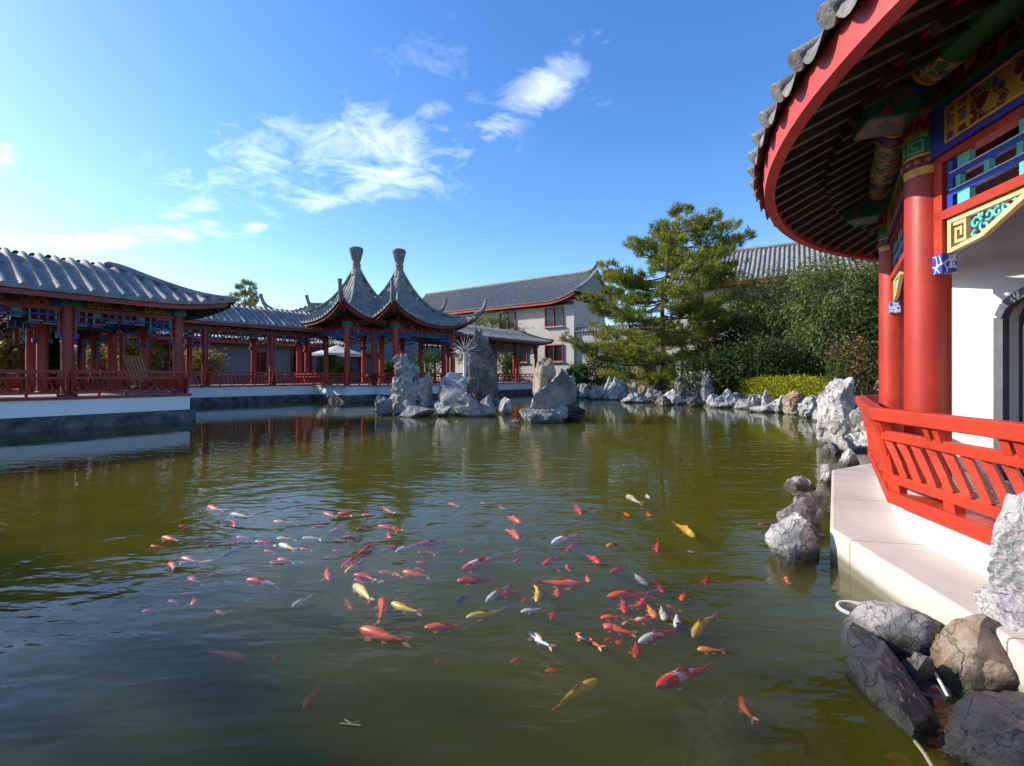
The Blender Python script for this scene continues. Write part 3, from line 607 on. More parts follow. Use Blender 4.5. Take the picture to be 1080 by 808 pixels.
# twin pavilion: two interlocked square pyramids with a horn at every corner
def twin_pavilion():
    th = R(10); c1 = Vector((-8.95, 27.0)); ex = Vector((math.cos(th), math.sin(th))); ey = Vector((-math.sin(th), math.cos(th)))
    root = empty('twin_pavilion', (c1.x, c1.y, 0), th); tag(root, 'open red pavilion with two tall concave peaks and upturned horned corners', 'pavilion')
    s = 2.4; C = [(0, 0), (s, 0)]; rad = 4.55; rc = 3.1; zf, zc = .82, 4.05
    Dp = rad / math.sqrt(2); L = 2 * Dp; z0 = EYE + 2.82; Ht = 3.62
    fl = lambda x: (max(0, 1 - x / Dp) ** 2.3 + max(0, 1 - (L - x) / Dp) ** 2.3)
    zf_ = lambda x, d: z0 + Ht * (.33 * d / Dp + .67 * (d / Dp) ** 4) + .85 * fl(x) * (1 - d / Dp) ** 1.5
    off = lambda x, d: .2 * fl(x) * (1 - d / Dp) ** 1.5
    deck = []
    for (cx, cy) in C:
        b = MB(); q = [(cx + rc * 1.09 * a, cy + rc * 1.09 * bb) for a, bb in ((0, -1), (1, 0), (0, 1), (-1, 0))]
        if cx > 0: q = [(x, y + .0) for x, y in q]
        dz = 0 if cx == 0 else .003
        b.prism(q, .33 + dz, zf - .07 - dz); b.build('base_wall', M['white_plaster'], root)
        b = MB(); q2 = [(cx + (x - cx) * 1.06, cy + (y - cy) * 1.06) for x, y in q]; b.prism(q2, -.6, .33 - dz); b.build('stone_plinth', M['stone_plinth'], root)
        b = MB(); q3 = [(cx + (x - cx) * 1.02, cy + (y - cy) * 1.02) for x, y in q]; b.prism(q3, zf - .07 + dz, zf + dz); b.build('floor_slab', M['floor_stone'], root)
    colpos = [(0, -rc), (s, -rc), (0, rc), (s, rc), (-rc, 0), (s + rc, 0), (s / 2, -rc + s / 2), (s / 2, rc - s / 2)]
    mid = [((-rc) * .5 - .0, -rc * .5), (s + rc * .5, -rc * .5), (-rc * .5, rc * .5), (s + rc * .5, rc * .5)]
    for (x, y) in colpos:
        c = MB(); zb = zf if (x, y) not in ((0, -rc), (s, -rc)) else -.6
        c.lathe((x, y, zb), [(.15, 0), (.14, zc - zb)], 16, 0); c.box((x, y, zc - .1), (.34, .34, .3), Matrix.Rotation(R(45), 3, 'Z'), 1)
        c.build('column', [M['red_lacquer'], M['green_paint']], root, smooth=True)
    def pm(p, q, name):
        p, q = Vector((*p, 0)), Vector((*q, 0))
        m_ = MB(); m_.bar(p + Vector((0, 0, zc - .08)), q + Vector((0, 0, zc - .08)), .14, .22, 0); m_.bar(p + Vector((0, 0, zc - .26)), q + Vector((0, 0, zc - .26)), .08, .07, 1)
        m_.bar(p + Vector((0, 0, zc + .12)), q + Vector((0, 0, zc + .12)), .1, .14, 1); m_.bar(p + Vector((0, 0, zc + .3)), q + Vector((0, 0, zc + .3)), .16, .18, 0)
        m_.build('painted_beam', [M['painted_beam'], M['red_lacquer']], root)
        d = (q - p); l = d.length; d /= l
        m_ = MB(); lattice(m_, .15, l - .15, 0, zc - .72, zc - .32, lambda a, yy: (p.x + d.x * a, p.y + d.y * a), l, (0, 1, 2), .045)
        m_.build('hanging_lattice', [M['blue_paint'], M['teal_paint'], M['red_lacquer'], M['green_paint']], root)
    def rl(p, q):
        p, q = Vector((*p, 0)), Vector((*q, 0)); d = (q - p).normalized(); o_ = Vector((d.y, -d.x, 0)); cc = Vector((s / 2, 0, 0))
        if (p + q).dot(o_) / 2 - cc.dot(o_) < 0: o_ = -o_
        m_ = MB(); balustrade(m_, p + o_ * .12, q + o_ * .12, o_, zf, sp=.2); m_.build('balustrade', M['red_lacquer'], root)
    F1, F2, B1, B2, Lc, Rc, VF, VB = colpos
    for (p, q) in ((Lc, F1), (F1, VF), (VF, F2), (F2, Rc), (Lc, B1), (B1, VB), (VB, B2), (B2, Rc)):
        pm(p, q, ''); 
        if (p, q) not in ((Lc, B1), (B2, Rc)): rl(p, q)
    corners = [(0, -1), (1, 0), (0, 1), (-1, 0)]
    for k, (cx, cy) in enumerate(C):
        m_ = MB(); eb = MB(); sf = MB(); rd = MB()
        for i in range(4):
            a = Vector(corners[i]) * rad; b_ = Vector(corners[(i + 1) % 4]) * rad; u = (b_ - a).normalized(); n_ = Vector((-u.y, u.x))
            O = (cx + a.x, cy + a.y, 0)
            roof_face(m_, O, (*u, 0), (*n_, 0), L, Dp, zf_, .25, .10, True, True, nt_=26, rtop=.12, off=off, spp=6)
            eave_board(eb, O, (*u, 0), (*n_, 0), L, zf_, off, dz0=-.05, h=.14, n=50)
            soffit(sf, O, (*u, 0), (*n_, 0), L, 1.3, zf_, off, .55)
            dirc = Vector(corners[i])
            ridge_ = 1; pts = [(cx + a.x * (1 - d / Dp) + dirc.x * off(0, d) * 1.41, cy + a.y * (1 - d / Dp) + dirc.y * off(0, d) * 1.41, zf_(d, d) + .13) for d in np.linspace(.05, Dp - .12, 30)]
            rd.tube(pts, [.085 + .03 * (1 - abs(2 * j / 29 - .6)) for j in range(30)], 8)
            p0 = Vector(pts[0]); horn = [p0 - Vector((dirc.x, dirc.y, 0)) * .35 + Vector((0, 0, -.1)), p0 + Vector((0, 0, .08)), p0 + Vector((dirc.x * .20, dirc.y * .20, .30)), p0 + Vector((dirc.x * .30, dirc.y * .30, .58)), p0 + Vector((dirc.x * .35, dirc.y * .35, .82))]
            rd.tube(horn, [.13, .13, .11, .09, .10], 8)
        rf = m_.build('roof', M['grey_tile'], root, smooth=True)
        rd.build('corner_ridge', M['grey_tile'], rf, smooth=True); eb.build('eave_board', M['shaded_red_lacquer'], rf); sf.build('eave_rafters', [M['soffit_red'], M['rafter_green']], rf)
        f = MB(); zt = zf_(L / 2, Dp - .12) - .25
        prof = [(.30, 0), (.27, .25), (.23, .5), (.25, .58), (.25, .66), (.20, .70), (.22, .76), (.215, .82), (.26, 1.05), (.34, 1.38), (.37, 1.52), (.36, 1.58), (.31, 1.60)]
        f.lathe((cx, cy, zt), prof, 24)
        for j in range(16):
            t = 2 * math.pi * j / 16; f.tube([(cx + r_ * math.cos(t), cy + r_ * math.sin(t), zt + z_) for r_, z_ in ((.225, .84), (.27, 1.05), (.35, 1.38), (.375, 1.52))], .025, 5)
        f.build('roof_finial', M['grey_tile'], rf, smooth=True)
    m_ = MB()
    for y in (-1.9, -2.35): pass
    return root
twin_pavilion()

# ---------------------------------------------------------------- background buildings
def house(name, label, loc, u, L, W, zb, ze, zr, wallm, wins, over=1.0, curlR=True, pitch=.33, frieze=True, hipL=False):
    root = empty(name, loc, math.atan2(u[1], u[0])); tag(root, label, 'building')
    b = MB(); b.box((L / 2, W / 2, (zb + ze + .1) / 2), (L, W, ze + .1 - zb)); b.build('wall', wallm, root)
    Dp = W / 2 + over; Lr = L + 2 * over * .6; Ht = zr - ze; x0 = -over * .6
    def zfun(x, d):
        t = d / Dp; return ze + Ht * (.72 * t + .28 * t * t) + .75 * max(0, 1 - (Lr - x) / 3.2) ** 2 * (1 - t) * (1 if curlR else 0)
    m_ = MB(); roof_face(m_, (x0, -over, 0), (1, 0, 0), (0, 1, 0), Lr, Dp, zfun, pitch, .10, hipL, False, nt_=12, spp=8)
    roof_face(m_, (x0 + Lr, W + over, 0), (-1, 0, 0), (0, -1, 0), Lr, Dp, lambda x, d: zfun(Lr - x, d), pitch, .07, False, hipL, nt_=6, spp=6)
    if hipL: roof_face(m_, (x0, W + over, 0), (0, -1, 0), (1, 0, 0), W + 2 * over, Dp, lambda x, d: ze + Ht * (.72 * d / Dp + .28 * (d / Dp) ** 2), pitch, .07, True, True, nt_=8, spp=6)
    rf = m_.build('roof', M['grey_tile'], root, smooth=True)
    m_ = MB(); m_.tube([(x, W / 2, zr + .08) for x in np.linspace(x0 + (Dp if hipL else 0), x0 + Lr, 12)], .16, 8)
    m_.build('roof_ridge', M['grey_tile'], rf, smooth=True)
    m_ = MB(); eave_board(m_, (x0, -over, 0), (1, 0, 0), (0, 1, 0), Lr, zfun, None, -.06, .24); m_.build('eave_board', M['red_lacquer'], rf)
    m_ = MB(); soffit(m_, (x0, -over, 0), (1, 0, 0), (0, 1, 0), Lr, over, zfun, None, .3, hipL=False, hipR=False, pitch=.4); m_.build('eave_rafters', [M['soffit_red'], M['rafter_green']], rf)
    if curlR:                          # curled gable end: pale verge, dark barge face, tall curl at the ridge
        m_ = MB(); x = x0 + Lr
        pts = [(x + .02, y, zfun(Lr, min(y + over, W + over - y)) - .05) for y in np.linspace(-over, W + over, 21)]
        m_.add(pts, [tuple(range(21))], 0)
        for (a, b_) in zip(pts[:-1], pts[1:]): m_.bar((a[0] + .03, a[1], a[2] + .1), (b_[0] + .03, b_[1], b_[2] + .1), .3, .3, 1)
        m_.tube([(x - .9, W / 2, zr + .1), (x - .35, W / 2, zr + .25), (x + .02, W / 2, zr + .62), (x + .12, W / 2, zr + 1.0)], [.24, .24, .2, .12], 8, 0)
        m_.build('gable_end', [M['grey_tile'], M['tile_near']], rf)
    if frieze:
        m_ = MB(); m_.box((L / 2, -.04, ze - .18), (L, .1, .3), None, 0); m_.build('painted_frieze', [M['painted_beam']], root)
    for (x, z, w_, h_, open_) in wins:
        wf = MB()
        for (cx, cz, sx, sz) in ((x - w_ / 2, z, .1, h_ + .1), (x + w_ / 2, z, .1, h_ + .1), (x, z + h_ / 2, w_ - .1, .1), (x, z - h_ / 2, w_ - .1, .1), (x, z, .07, h_ - .1)): wf.box((cx, -.05, cz), (sx, .16, sz))
        f = wf.build('window', M['shaded_red_lacquer'], root)
        g = MB(); g.box((x, -.11, z - h_ / 2 - .1), (w_ + .3, .26, .09)); g.build('sill', M['floor_stone'], f)
        g = MB(); g.box((x, -.012, z), (w_ - .1, .03, h_ - .1)); g.build('pane', M['dark_glass'], f)
    return root
uA = Vector((.82, -.57)).normalized(); rA = Vector((5.7, 43.2)) - uA * 22
def A_x(p, Y):                         # position along wall A of a photo column
    return (Vector(((p - CX) / FPX * Y, Y)) - rA).dot(uA)
house('two_storey_house', 'cream two-storey house with tiled roof curling up at its right gable', (rA.x, rA.y, 0), uA, 22, 7, 0, EYE + 7.0, EYE + 10.2, M['beige_plaster'],
      [(A_x(582, 44), EYE + 5.6, 1.9, 1.7, 1), (A_x(582, 44), EYE + 2.2, 1.9, 1.5, 1), (A_x(543, 46), EYE + 2.2, 1.9, 1.5, 0), (A_x(532, 47), EYE + 5.6, 1.9, 1.7, 0), (A_x(487, 49), EYE + 5.6, 1.9, 1.7, 0)])
uB = Vector((.85, -.52)).normalized(); rB = Vector((13.2, 38.6))
house('two_storey_house', 'house with long grey tiled roof partly hidden behind the pine and bamboo', (rB.x, rB.y, 0), uB, 26, 7, 0, EYE + 7.2, EYE + 10.4, M['beige_plaster'],
      [(2.5, EYE + 5.2, 1.8, 1.6, 0), (6, EYE + 5.2, 1.8, 1.6, 0), (3, EYE + 2, 1.8, 1.6, 0)], curlR=False)
a4 = a2; U4 = U2; IN4 = Vector((-U4.y, U4.x)); r4 = Vector((-11.4, 35.0)) - U4 * 28 + IN4 * 3.2
house('brick_house', 'long low grey brick house behind the left pavilion and straight gallery', (r4.x, r4.y, 0), U4, 28, 6, 0, EYE + 2.45, EYE + 3.6, M['grey_brick'],
      [(25.2, EYE + 1.0, 1.5, 2.0, 0), (22.2, EYE + .9, .9, 1.6, 0), (26.9, EYE + 1.0, .8, 1.7, 0), (12, EYE + 1.0, 1.5, 1.9, 0), (17, EYE + 1.0, 1.5, 1.9, 0), (7, EYE + 1, 1.5, 1.9, 0)], over=.9, curlR=False, pitch=.3)
r5 = Vector((-22.2, 39.6))
house('tiled_hall', 'distant hall with dark tiled hip roof peeking over the straight gallery', (r5.x, r5.y, 0), (.99, .1), 14, 7, 0, EYE + 4.3, EYE + 6.6, M['grey_brick'], [], hipL=True, curlR=False, frieze=False)

def garden_wall():
    a, b_ = Vector((5.9, 43.4)), Vector((13.6, 38.9)); d = (b_ - a); L = d.length; r = empty('garden_wall', (a.x, a.y, 0), math.atan2(d.y, d.x)); tag(r, 'tall cream garden wall with tiled coping behind the pine between the two houses', 'wall')
    b = MB(); b.box((L / 2, .2, 2.7), (L, .4, 5.4)); b.build('wall', M['beige_plaster'], r)
    b = MB(); roof_face(b, (0, -.25, 0), (1, 0, 0), (0, 1, 0), L, .46, lambda x, q: 5.42 + q * .8, .3, .08, False, False, nt_=4); roof_face(b, (L, .65, 0), (-1, 0, 0), (0, -1, 0), L, .46, lambda x, q: 5.42 + q * .8, .3, .08, False, False, nt_=4)
    b.build('tiled_coping', M['grey_tile'], r, smooth=True)
garden_wall()

# ---------------------------------------------------------------- round kiosk on the right
KC = Vector((6.67, 1.78))
KA = [130 + 360 / 7 * k + d for k in range(7) for d in (0, 31)]    # column angles: 130, 161, 175, 206, ...
def pol(a, r_, z=0): return Vector((r_ * math.cos(R(a)), r_ * math.sin(R(a)), z))
kiosk = empty('round_kiosk', (KC.x, KC.y, 0)); tag(kiosk, 'round vermilion kiosk with painted beams and curved tiled eave at the right', 'kiosk')
def ring_poly(r_): return [pol(a, r_) for a in KA]
RC = 4.13
def build_kiosk():
    k = kiosk
    b = MB(); b.prism(ring_poly(4.685), -.7, .222); b.build('walkway', M['walkway_stone'], k, bevel=.02)
    b = MB(); b.prism(ring_poly(4.257), .2225, .43); b.build('base_wall', M['white_plaster'], k)
    b = MB()
    po, pi = ring_poly(4.35), ring_poly(4.02); n = len(po)
    for i in range(n):
        j = (i + 1) % n; A, B, C_, D_ = po[i], po[j], pi[j], pi[i]
        b.add([(*p.xy, z) for z in (.432, .515) for p in (A, B, C_, D_)], [(0, 1, 5, 4), (4, 5, 6, 7), (3, 2, 1, 0), (2, 3, 7, 6)])
    b.build('sill_board', M['red_rail'], k)
    b = MB(); b.prism(ring_poly(4.03), .4305, .508); b.build('floor_slab', M['floor_stone'], k)
    # columns with painted collars and beam heads
    shown = [a for a in KA]
    for a in shown:
        p = pol(a, RC); c = MB()
        c.lathe((p.x, p.y, .515), [(.155, 0), (.155, .04), (.135, .07)], 32, 1)
        c.lathe((p.x, p.y, .585), [(.121, 0), (.120, 2.02)], 40, 0); col = c.build('column', [M['red_lacquer'], M['floor_stone']], k, smooth=True)
        c = MB(); c.lathe((p.x, p.y, 2.605), [(.1215, 0), (.1215, .036), (.125, .036), (.125, .05)], 40, 1)       # gold line
        c.lathe((p.x, p.y, 2.655), [(.122, 0), (.122, .07)], 40, 2)                                           # maroon with pearls
        for j in range(14):
            t = 2 * math.pi * j / 14; q = (p.x + .122 * math.cos(t), p.y + .122 * math.sin(t), 2.69)
            c.lathe((q[0], q[1], q[2] - .018), [(.004, 0), (.016, .006), (.02, .018), (.016, .03), (.004, .036)], 10, 3)
        c.lathe((p.x, p.y, 2.725), [(.124, 0), (.124, .015)], 40, 1); c.lathe((p.x, p.y, 2.74), [(.122, 0), (.122, .13)], 40, 4); c.lathe((p.x, p.y, 2.87), [(.124, 0), (.124, .012)], 40, 1)
        c.lathe((p.x, p.y, 2.882), [(.122, 0), (.122, .10)], 40, 5)
        def arc(t0, t1, z, mi, h_=.011, rr=.1245):
            m = max(2, int(abs(t1 - t0) / .12)); pts = [(p.x + rr * math.cos(t0 + (t1 - t0) * q / m), p.y + rr * math.sin(t0 + (t1 - t0) * q / m), z) for q in range(m + 1)]
            for q, w_ in zip(pts[:-1], pts[1:]): c.bar(q, w_, .006, h_, mi)
        def vert(t, za, zb, mi, h_=.011): c.bar((p.x + .1245 * math.cos(t), p.y + .1245 * math.sin(t), za), (p.x + .1245 * math.cos(t), p.y + .1245 * math.sin(t), zb), h_, .006, mi, up=(math.cos(t), math.sin(t), 0))
        if abs(a - 145) < 40:
            for j in range(6):                                                                               # key fret on the green collar
                t = 2 * math.pi * j / 6; w_ = .86
                arc(t, t + w_, 2.855, 6); vert(t, 2.757, 2.855, 6); arc(t, t + w_ * .8, 2.757, 6); vert(t + w_ * .8, 2.757, 2.828, 6); arc(t + w_ * .22, t + w_ * .8, 2.828, 6); vert(t + w_ * .22, 2.785, 2.828, 6); arc(t + w_ * .22, t + w_ * .55, 2.785, 6)
            for j in range(9):                                                                               # zigzag on the orange band
                t = 2 * math.pi * j / 9; w_ = .35
                for (ta, za, tb, zb) in ((0, .9, .5, .965), (.5, .965, 1, .9), (1, .9, 1.6, .965)):
                    A_ = (p.x + .1245 * math.cos(t + ta * w_), p.y + .1245 * math.sin(t + ta * w_), 2 + za); B_ = (p.x + .1245 * math.cos(t + tb * w_), p.y + .1245 * math.sin(t + tb * w_), 2 + zb); c.bar(A_, B_, .006, .016, 7)
        c.build('painted_collar', [M['red_lacquer'], M['gold_paint'], M['maroon_paint'], M['pink_paint'], M['green_paint'], M['orange_paint'], M['aqua_paint'], M['maroon_paint']], col, smooth=False)
        # beam head: square block pointing outwards, painted with scattered flowers
        h = MB(); rot = Matrix.Rotation(R(a), 3, 'Z'); hc = pol(a, RC + .10, 3.135)
        h.box(hc, (.56, .30, .30), rot, 0)
        h.build('beam_head', [M['paint_teal']], k, bevel=.012)
    # bays
    for i in range(len(KA)):
        a0, a1 = KA[i], KA[(i + 1) % len(KA)] + (360 if i == len(KA) - 1 else 0)
        p0, p1 = pol(a0, RC), pol(a1, RC); d = (p1 - p0); Lb = d.length; d /= Lb; nrm = pol((a0 + a1) / 2, 1)
        vis = i in (0, 1, 13, 2)
        def P(s, z, o_=0.): q = p0 + d * s + nrm * o_; return Vector((q.x, q.y, z))
        s0, s1 = .12, Lb - .12
        m_ = MB(); m_.bar(P(s0, 2.83), P(s1, 2.83), .12, .30, 0)                                            # blue beam with panel
        m_.bar(P(s0, 3.0), P(s1, 3.0), .13, .035, 1); m_.bar(P(s0, 3.13), P(s1, 3.13), .07, .225, 2)
        if vis:
            pa, pb = s0 + .14, s1 - .14
            m_.bar(P((pa + pb) / 2 - (pb - pa) / 2, 2.83, .0615), P(pb, 2.83, .0615), .004, .21, 4)
            for z in (2.725, 2.935): m_.bar(P(pa, z, .065), P(pb, z, .065), .008, .014, 5)
            for s in (pa, pb): m_.bar(P(s, 2.72, .065), P(s, 2.94, .065), .014, .008, 5, up=nrm)
            for (s, sg) in ((pa, 1), (pb, -1)):
                for (x0_, x1_, z) in ((.04, .2, 2.88), (.04, .2, 2.78)): m_.bar(P(s + sg * x0_, z, .065), P(s + sg * x1_, z, .065), .008, .022, 5)
                for x_ in (.08, .17): m_.bar(P(s + sg * x_, 2.74, .065), P(s + sg * x_, 2.92, .065), .022, .008, 5, up=nrm)
        m_.build('painted_beam', [M['blue_paint'], M['green_paint'], M['paint_cloud'], M['pink_paint'], M['paint_panel'], M['gold_paint'], M['teal_paint'], M['blue_paint'], M['cream_paint']], k)
        m_ = MB(); m_.tube([P(-.02, 3.22, .12), P(Lb + .02, 3.22, .12)], .105, 16, 0)                                    # round purlin in painted bands
        bands = [(0.14, .19, 1), (.21, .23, 3), (.25, .42, 2), (.44, .47, 3), (.50, .62, 4), (.62, .64, 5), (.66, Lb - .66, 6)][:7 if Lb > 1.5 else 3]
        if Lb > .8:
            for (x0_, x1_, mi) in bands:
                m_.tube([P(x0_, 3.22, .12), P(x1_, 3.22, .12)], .1065 + .0012 * mi, 16, mi)
                if mi != 6: m_.tube([P(Lb - x1_, 3.22, .12), P(Lb - x0_, 3.22, .12)], .1065 + .0012 * mi, 16, mi)
        m_.build('purlin', [M['green_paint'], M['blue_paint'], M['paint_purlin'], M['gold_paint'], M['blue_paint'], M['pink_paint'], M['paint_purlin']], k, smooth=True)
        # lattice frame under the beam
        m_ = MB(); m_.bar(P(s0, 2.655), P(s1, 2.655), .075, .05, 0); m_.bar(P(s0, 2.30), P(s1, 2.30), .075, .055, 0)
        for s in (s0 + .03, s1 - .03):
            m_.bar(P(s, 2.06), P(s, 2.68), .07, .075, 0, up=nrm); m_.bar(P(s, 1.94), P(s, 2.055), .085, .085, 1, up=nrm)
        fr = m_.build('lattice_frame', [M['red_rail'], M['paint_scroll'], M['aqua_paint'], M['white_line']], k)
        m_ = MB(); lo, hi = 2.33, 2.63; a_, b_ = s0 + .10, s1 - .10; hh = hi - lo
        for s in (a_, b_): m_.bar(P(s, lo), P(s, hi), .045, .035, 0, up=nrm)
        for z in (lo + hh * .32, lo + hh * .68): m_.bar(P(a_, z), P(b_, z), .035, .042, 0); m_.bar(P(a_, z + .016, .019), P(b_, z + .016, .019), .003, .007, 2)
        nn = max(3, int((b_ - a_) / .19)); st = (b_ - a_) / nn
        for q in range(nn):
            s = a_ + st * (q + .5)
            if q % 2 == 0:
                m_.bar(P(s, lo), P(s, lo + hh * .3), .03, .09, 1, up=d); m_.bar(P(s, hi - hh * .3), P(s, hi), .03, .09, 1, up=d)
            m_.bar(P(a_ + st * q + .06, lo + hh * .32), P(a_ + st * q + .06, lo + hh * .68), .03, .035, 1, up=d)
            if q % 3 == 2: m_.bar(P(a_ + st * (q + 1) - (.0 if q < nn - 1 else .05), lo), P(a_ + st * (q + 1) - (.0 if q < nn - 1 else .05), hi), .035, .035, 0 if q % 2 else 1, up=d)
        m_.build('lattice_panel', [M['blue_paint'], M['aqua_paint'], M['white_line']], fr)
        # carved brackets in the corners
        for (s, sg) in ((s0 + .075, 1), (s1 - .075, -1)):
            ln = .56; m_ = MB()
            if Lb < 1.6 and sg < 0: continue
            m_.bar(P(s, 2.255), P(s + sg * ln, 2.255), .03, .03, 0); m_.bar(P(s + sg * .015, 2.06), P(s + sg * .015, 2.24), .03, .03, 0, up=nrm)
            m_.bar(P(s + sg * .02, 2.07), P(s + sg * ln * .45, 2.10), .03, .025, 0); m_.bar(P(s + sg * ln * .45, 2.10), P(s + sg * ln, 2.245), .03, .03, 0)
            for (xa, za, xb, zb) in ((.045, 2.225, .135, 2.225), (.135, 2.235, .135, 2.115), (.145, 2.115, .065, 2.115), (.065, 2.105, .065, 2.19), (.055, 2.19, .105, 2.19), (.105, 2.20, .105, 2.145)):
                if xa == xb: m_.bar(P(s + sg * xa, za), P(s + sg * xb, zb), .026, .017, 0, up=d)
                else: m_.bar(P(s + sg * xa, za), P(s + sg * xb, zb), .026, .017, 0)
            for (cx_, cz, r_, tt, ph) in ((.20, 2.185, .038, 6.5, 0), (.26, 2.150, .034, 6, 2.2), (.29, 2.205, .032, 6, 4), (.345, 2.20, .03, 6, 1), (.335, 2.155, .022, 5, 3), (.40, 2.21, .026, 6, 2), (.385, 2.178, .016, 5, 0), (.45, 2.222, .018, 5, 4), (.19, 2.125, .02, 5, 1), (.235, 2.225, .016, 5, 2)):
                ctr = P(s + sg * cx_, cz); m_.tube([ctr + d * sg * (r_ * (1 - t / 9)) * math.cos(t + ph) + Vector((0, 0, r_ * (1 - t / 9) * math.sin(t + ph))) for t in np.linspace(0, tt, 14)], .0085, 6, 1)
            m_.build('carved_bracket', [M['cream_paint'], M['aqua_paint']], k)
        # balustrade, leaning out over the walkway
        if i in (0, 1, 2, 3, 12, 13, 4, 11):
            q0, q1 = pol(a0, 4.30), pol(a1, 4.30); t0, t1 = pol(a0, 4.43), pol(a1, 4.43)
            def Q(f, z, bow=0.):
                t = (z - .515) / .56; t_ = t + .28 * math.sin(math.pi * t) * -1 * .55
                A_ = q0.lerp(q1, f); B_ = t0.lerp(t1, f); v = A_.lerp(B_, t_); return Vector((v.x, v.y, z))
            bl = MB(); bl.bar(Q(0, 1.035), Q(1, 1.035), .085, .085); rail = bl.build('balustrade', M['red_rail'], k, bevel=.008)
            bl = MB(); bl.bar(Q(0, .895), Q(1, .895), .06, .062); bl.build('middle_rail', M['red_rail'], rail, bevel=.005)
            bl = MB(); bl.bar(Q(0, .60), Q(1, .60), .06, .06); bl.build('lower_rail', M['red_rail'], rail, bevel=.005)
            Lq = (q1 - q0).length; nb = int(Lq / .118)
            for j in range(nb):
                f0 = (j + .3) / nb; f1 = min(.995, f0 + .085 / Lq)
                # '\' lean as seen from outside: foot displaced towards the camera end
                zs = np.linspace(.865, .63, 4); bl = MB()
                for za, zb in zip(zs[:-1], zs[1:]):
                    ta, tb = (.865 - za) / .235, (.865 - zb) / .235; bl.bar(Q(f0 + (f1 - f0) * ta, za), Q(f0 + (f1 - f0) * tb, zb - .004), .036, .042)
                bl.build('baluster', M['red_rail'], rail)
            for j in range(0, nb + 1, 4):
                for e in (-.3, .3) if 0 < j < nb else (.3,):
                    f = min(.98, max(.02, (j + e) / nb)); bl = MB(); bl.bar(Q(f, .925), Q(f, .995), .05, .055); bl.build('spacer_block', M['red_rail'], rail)
                f = min(.975, max(.025, j / nb)); bl = MB(); bl.bar(Q(f, .515), Q(f, .572), .06, .07); bl.build('rail_foot', M['red_rail'], rail)
            bl = MB(); zs = np.linspace(.52, 1.0, 9)
            for za, zb in zip(zs[:-1], zs[1:]): bl.bar(Q(.0, za), Q(.0, zb + .004), .06, .06)
            bl.build('corner_post', M['red_rail'], rail, bevel=.006)
    # inner six-sided room with a dark ogee doorway
    ap = 3.25; hs_ = ap * math.tan(R(30)); room = [pol(168 + 30 + 60 * q, ap / math.cos(R(30))) for q in range(6)]
    b = MB()
    for q in range(6):
        na = 168 + 60 * q; nn_ = pol(na, 1); tt = Vector((-nn_.y, nn_.x, 0)) * -1                                  # tt points towards larger s (away from camera) on face 0
        def W_(s, z, dep=0.): v = nn_ * (ap - dep) + tt * s; return Vector((v.x, v.y, z))
        if q == 0:
            dl, dr = -.05, 1.13; arch = [(dr, 1.74), (dr - .05, 1.82), (dr - .13, 1.86), (dr - .26, 1.90), (dr - .40, 2.0), (dr - .52, 2.09), ((dl + dr) / 2, 2.16)]
            ml = [(dl + dr - s, z) for s, z in reversed(arch[:-1])]; out = arch + ml
            poly = [(hs_, .508), (hs_, 3.05), (-hs_, 3.05), (-hs_, .508), (dl, .508)] + [(s, z) for s, z in reversed(out)] + [(dr, .508)]
            n_ = len(poly); b.add([W_(s, z) for s, z in poly] + [W_(s, z, .14) for s, z in poly], [tuple(range(n_)), tuple(range(n_, 2 * n_))[::-1]] + [(i, (i + 1) % n_, n_ + (i + 1) % n_, n_ + i) for i in range(n_)])
            fr = MB(); path = [(dr, .508)] + out + [(dl, .508)]
            for (A_, B_) in zip(path[:-1], path[1:]): fr.bar(W_(*A_, -.012), W_(*B_, -.012), .05, .07, 0)
            dd = MB(); pp = [(dl, .512)] + [(s, z) for s, z in reversed(out)] + [(dr, .512)]; dd.add([W_(s, z, .10) for s, z in pp] + [W_(s, z, .13) for s, z in pp], [tuple(range(len(pp))), tuple(range(len(pp), 2 * len(pp)))[::-1]])
        else:
            b.add([W_(-hs_, .508), W_(hs_, .508), W_(hs_, 3.05), W_(-hs_, 3.05), W_(-hs_, .508, .14), W_(hs_, .508, .14), W_(hs_, 3.05, .14), W_(-hs_, 3.05, .14)], [(0, 1, 2, 3), (7, 6, 5, 4), (3, 2, 6, 7), (0, 4, 5, 1)])
    wl = b.build('room_wall', M['white_plaster'], k)
    do = dd.build('door', M['door_dark'], k); fr.build('door_frame', M['grey_frame'], do)
    b = MB(); b.prism(ring_poly(4.2), 3.47, 3.52); b.build('ceiling', M['soffit_red'], k)
    # roof: eave circle, tiles, fascia, rafters
    RE = 5.0; zE = 2.89
    b = MB(); n = 200; o = 0
    prof = [(RE + .02, zE + .18), (RE + .03, zE + .2), (4.3, 3.62), (3.0, 4.4), (1.5, 5.2), (.3, 6.2), (.02, 6.3)]
    b.lathe((0, 0, 0), prof, n, cap=False); rf = b.build('roof', M['tile_near'], k, smooth=True)
    fa = MB(); prof = [(RE - .05, zE), (RE + .03, zE - .002), (RE + .045, zE + .165), (RE - .03, zE + .167), (RE, zE)]
    for q in range(n):
        t0, t1 = 2 * math.pi * q / n, 2 * math.pi * (q + 1) / n
        fa.add([(r_ * math.cos(t), r_ * math.sin(t), z_) for t in (t0, t1) for r_, z_ in prof[:4]], [(i, 4 + i, 4 + (i + 1) % 4, (i + 1) % 4) for i in range(4)])
    fa.build('eave_board', M['fascia_red'], rf, smooth=True)
    pit = 3.55; a = 60.0; ti = 0
    rnd = random.Random(4)
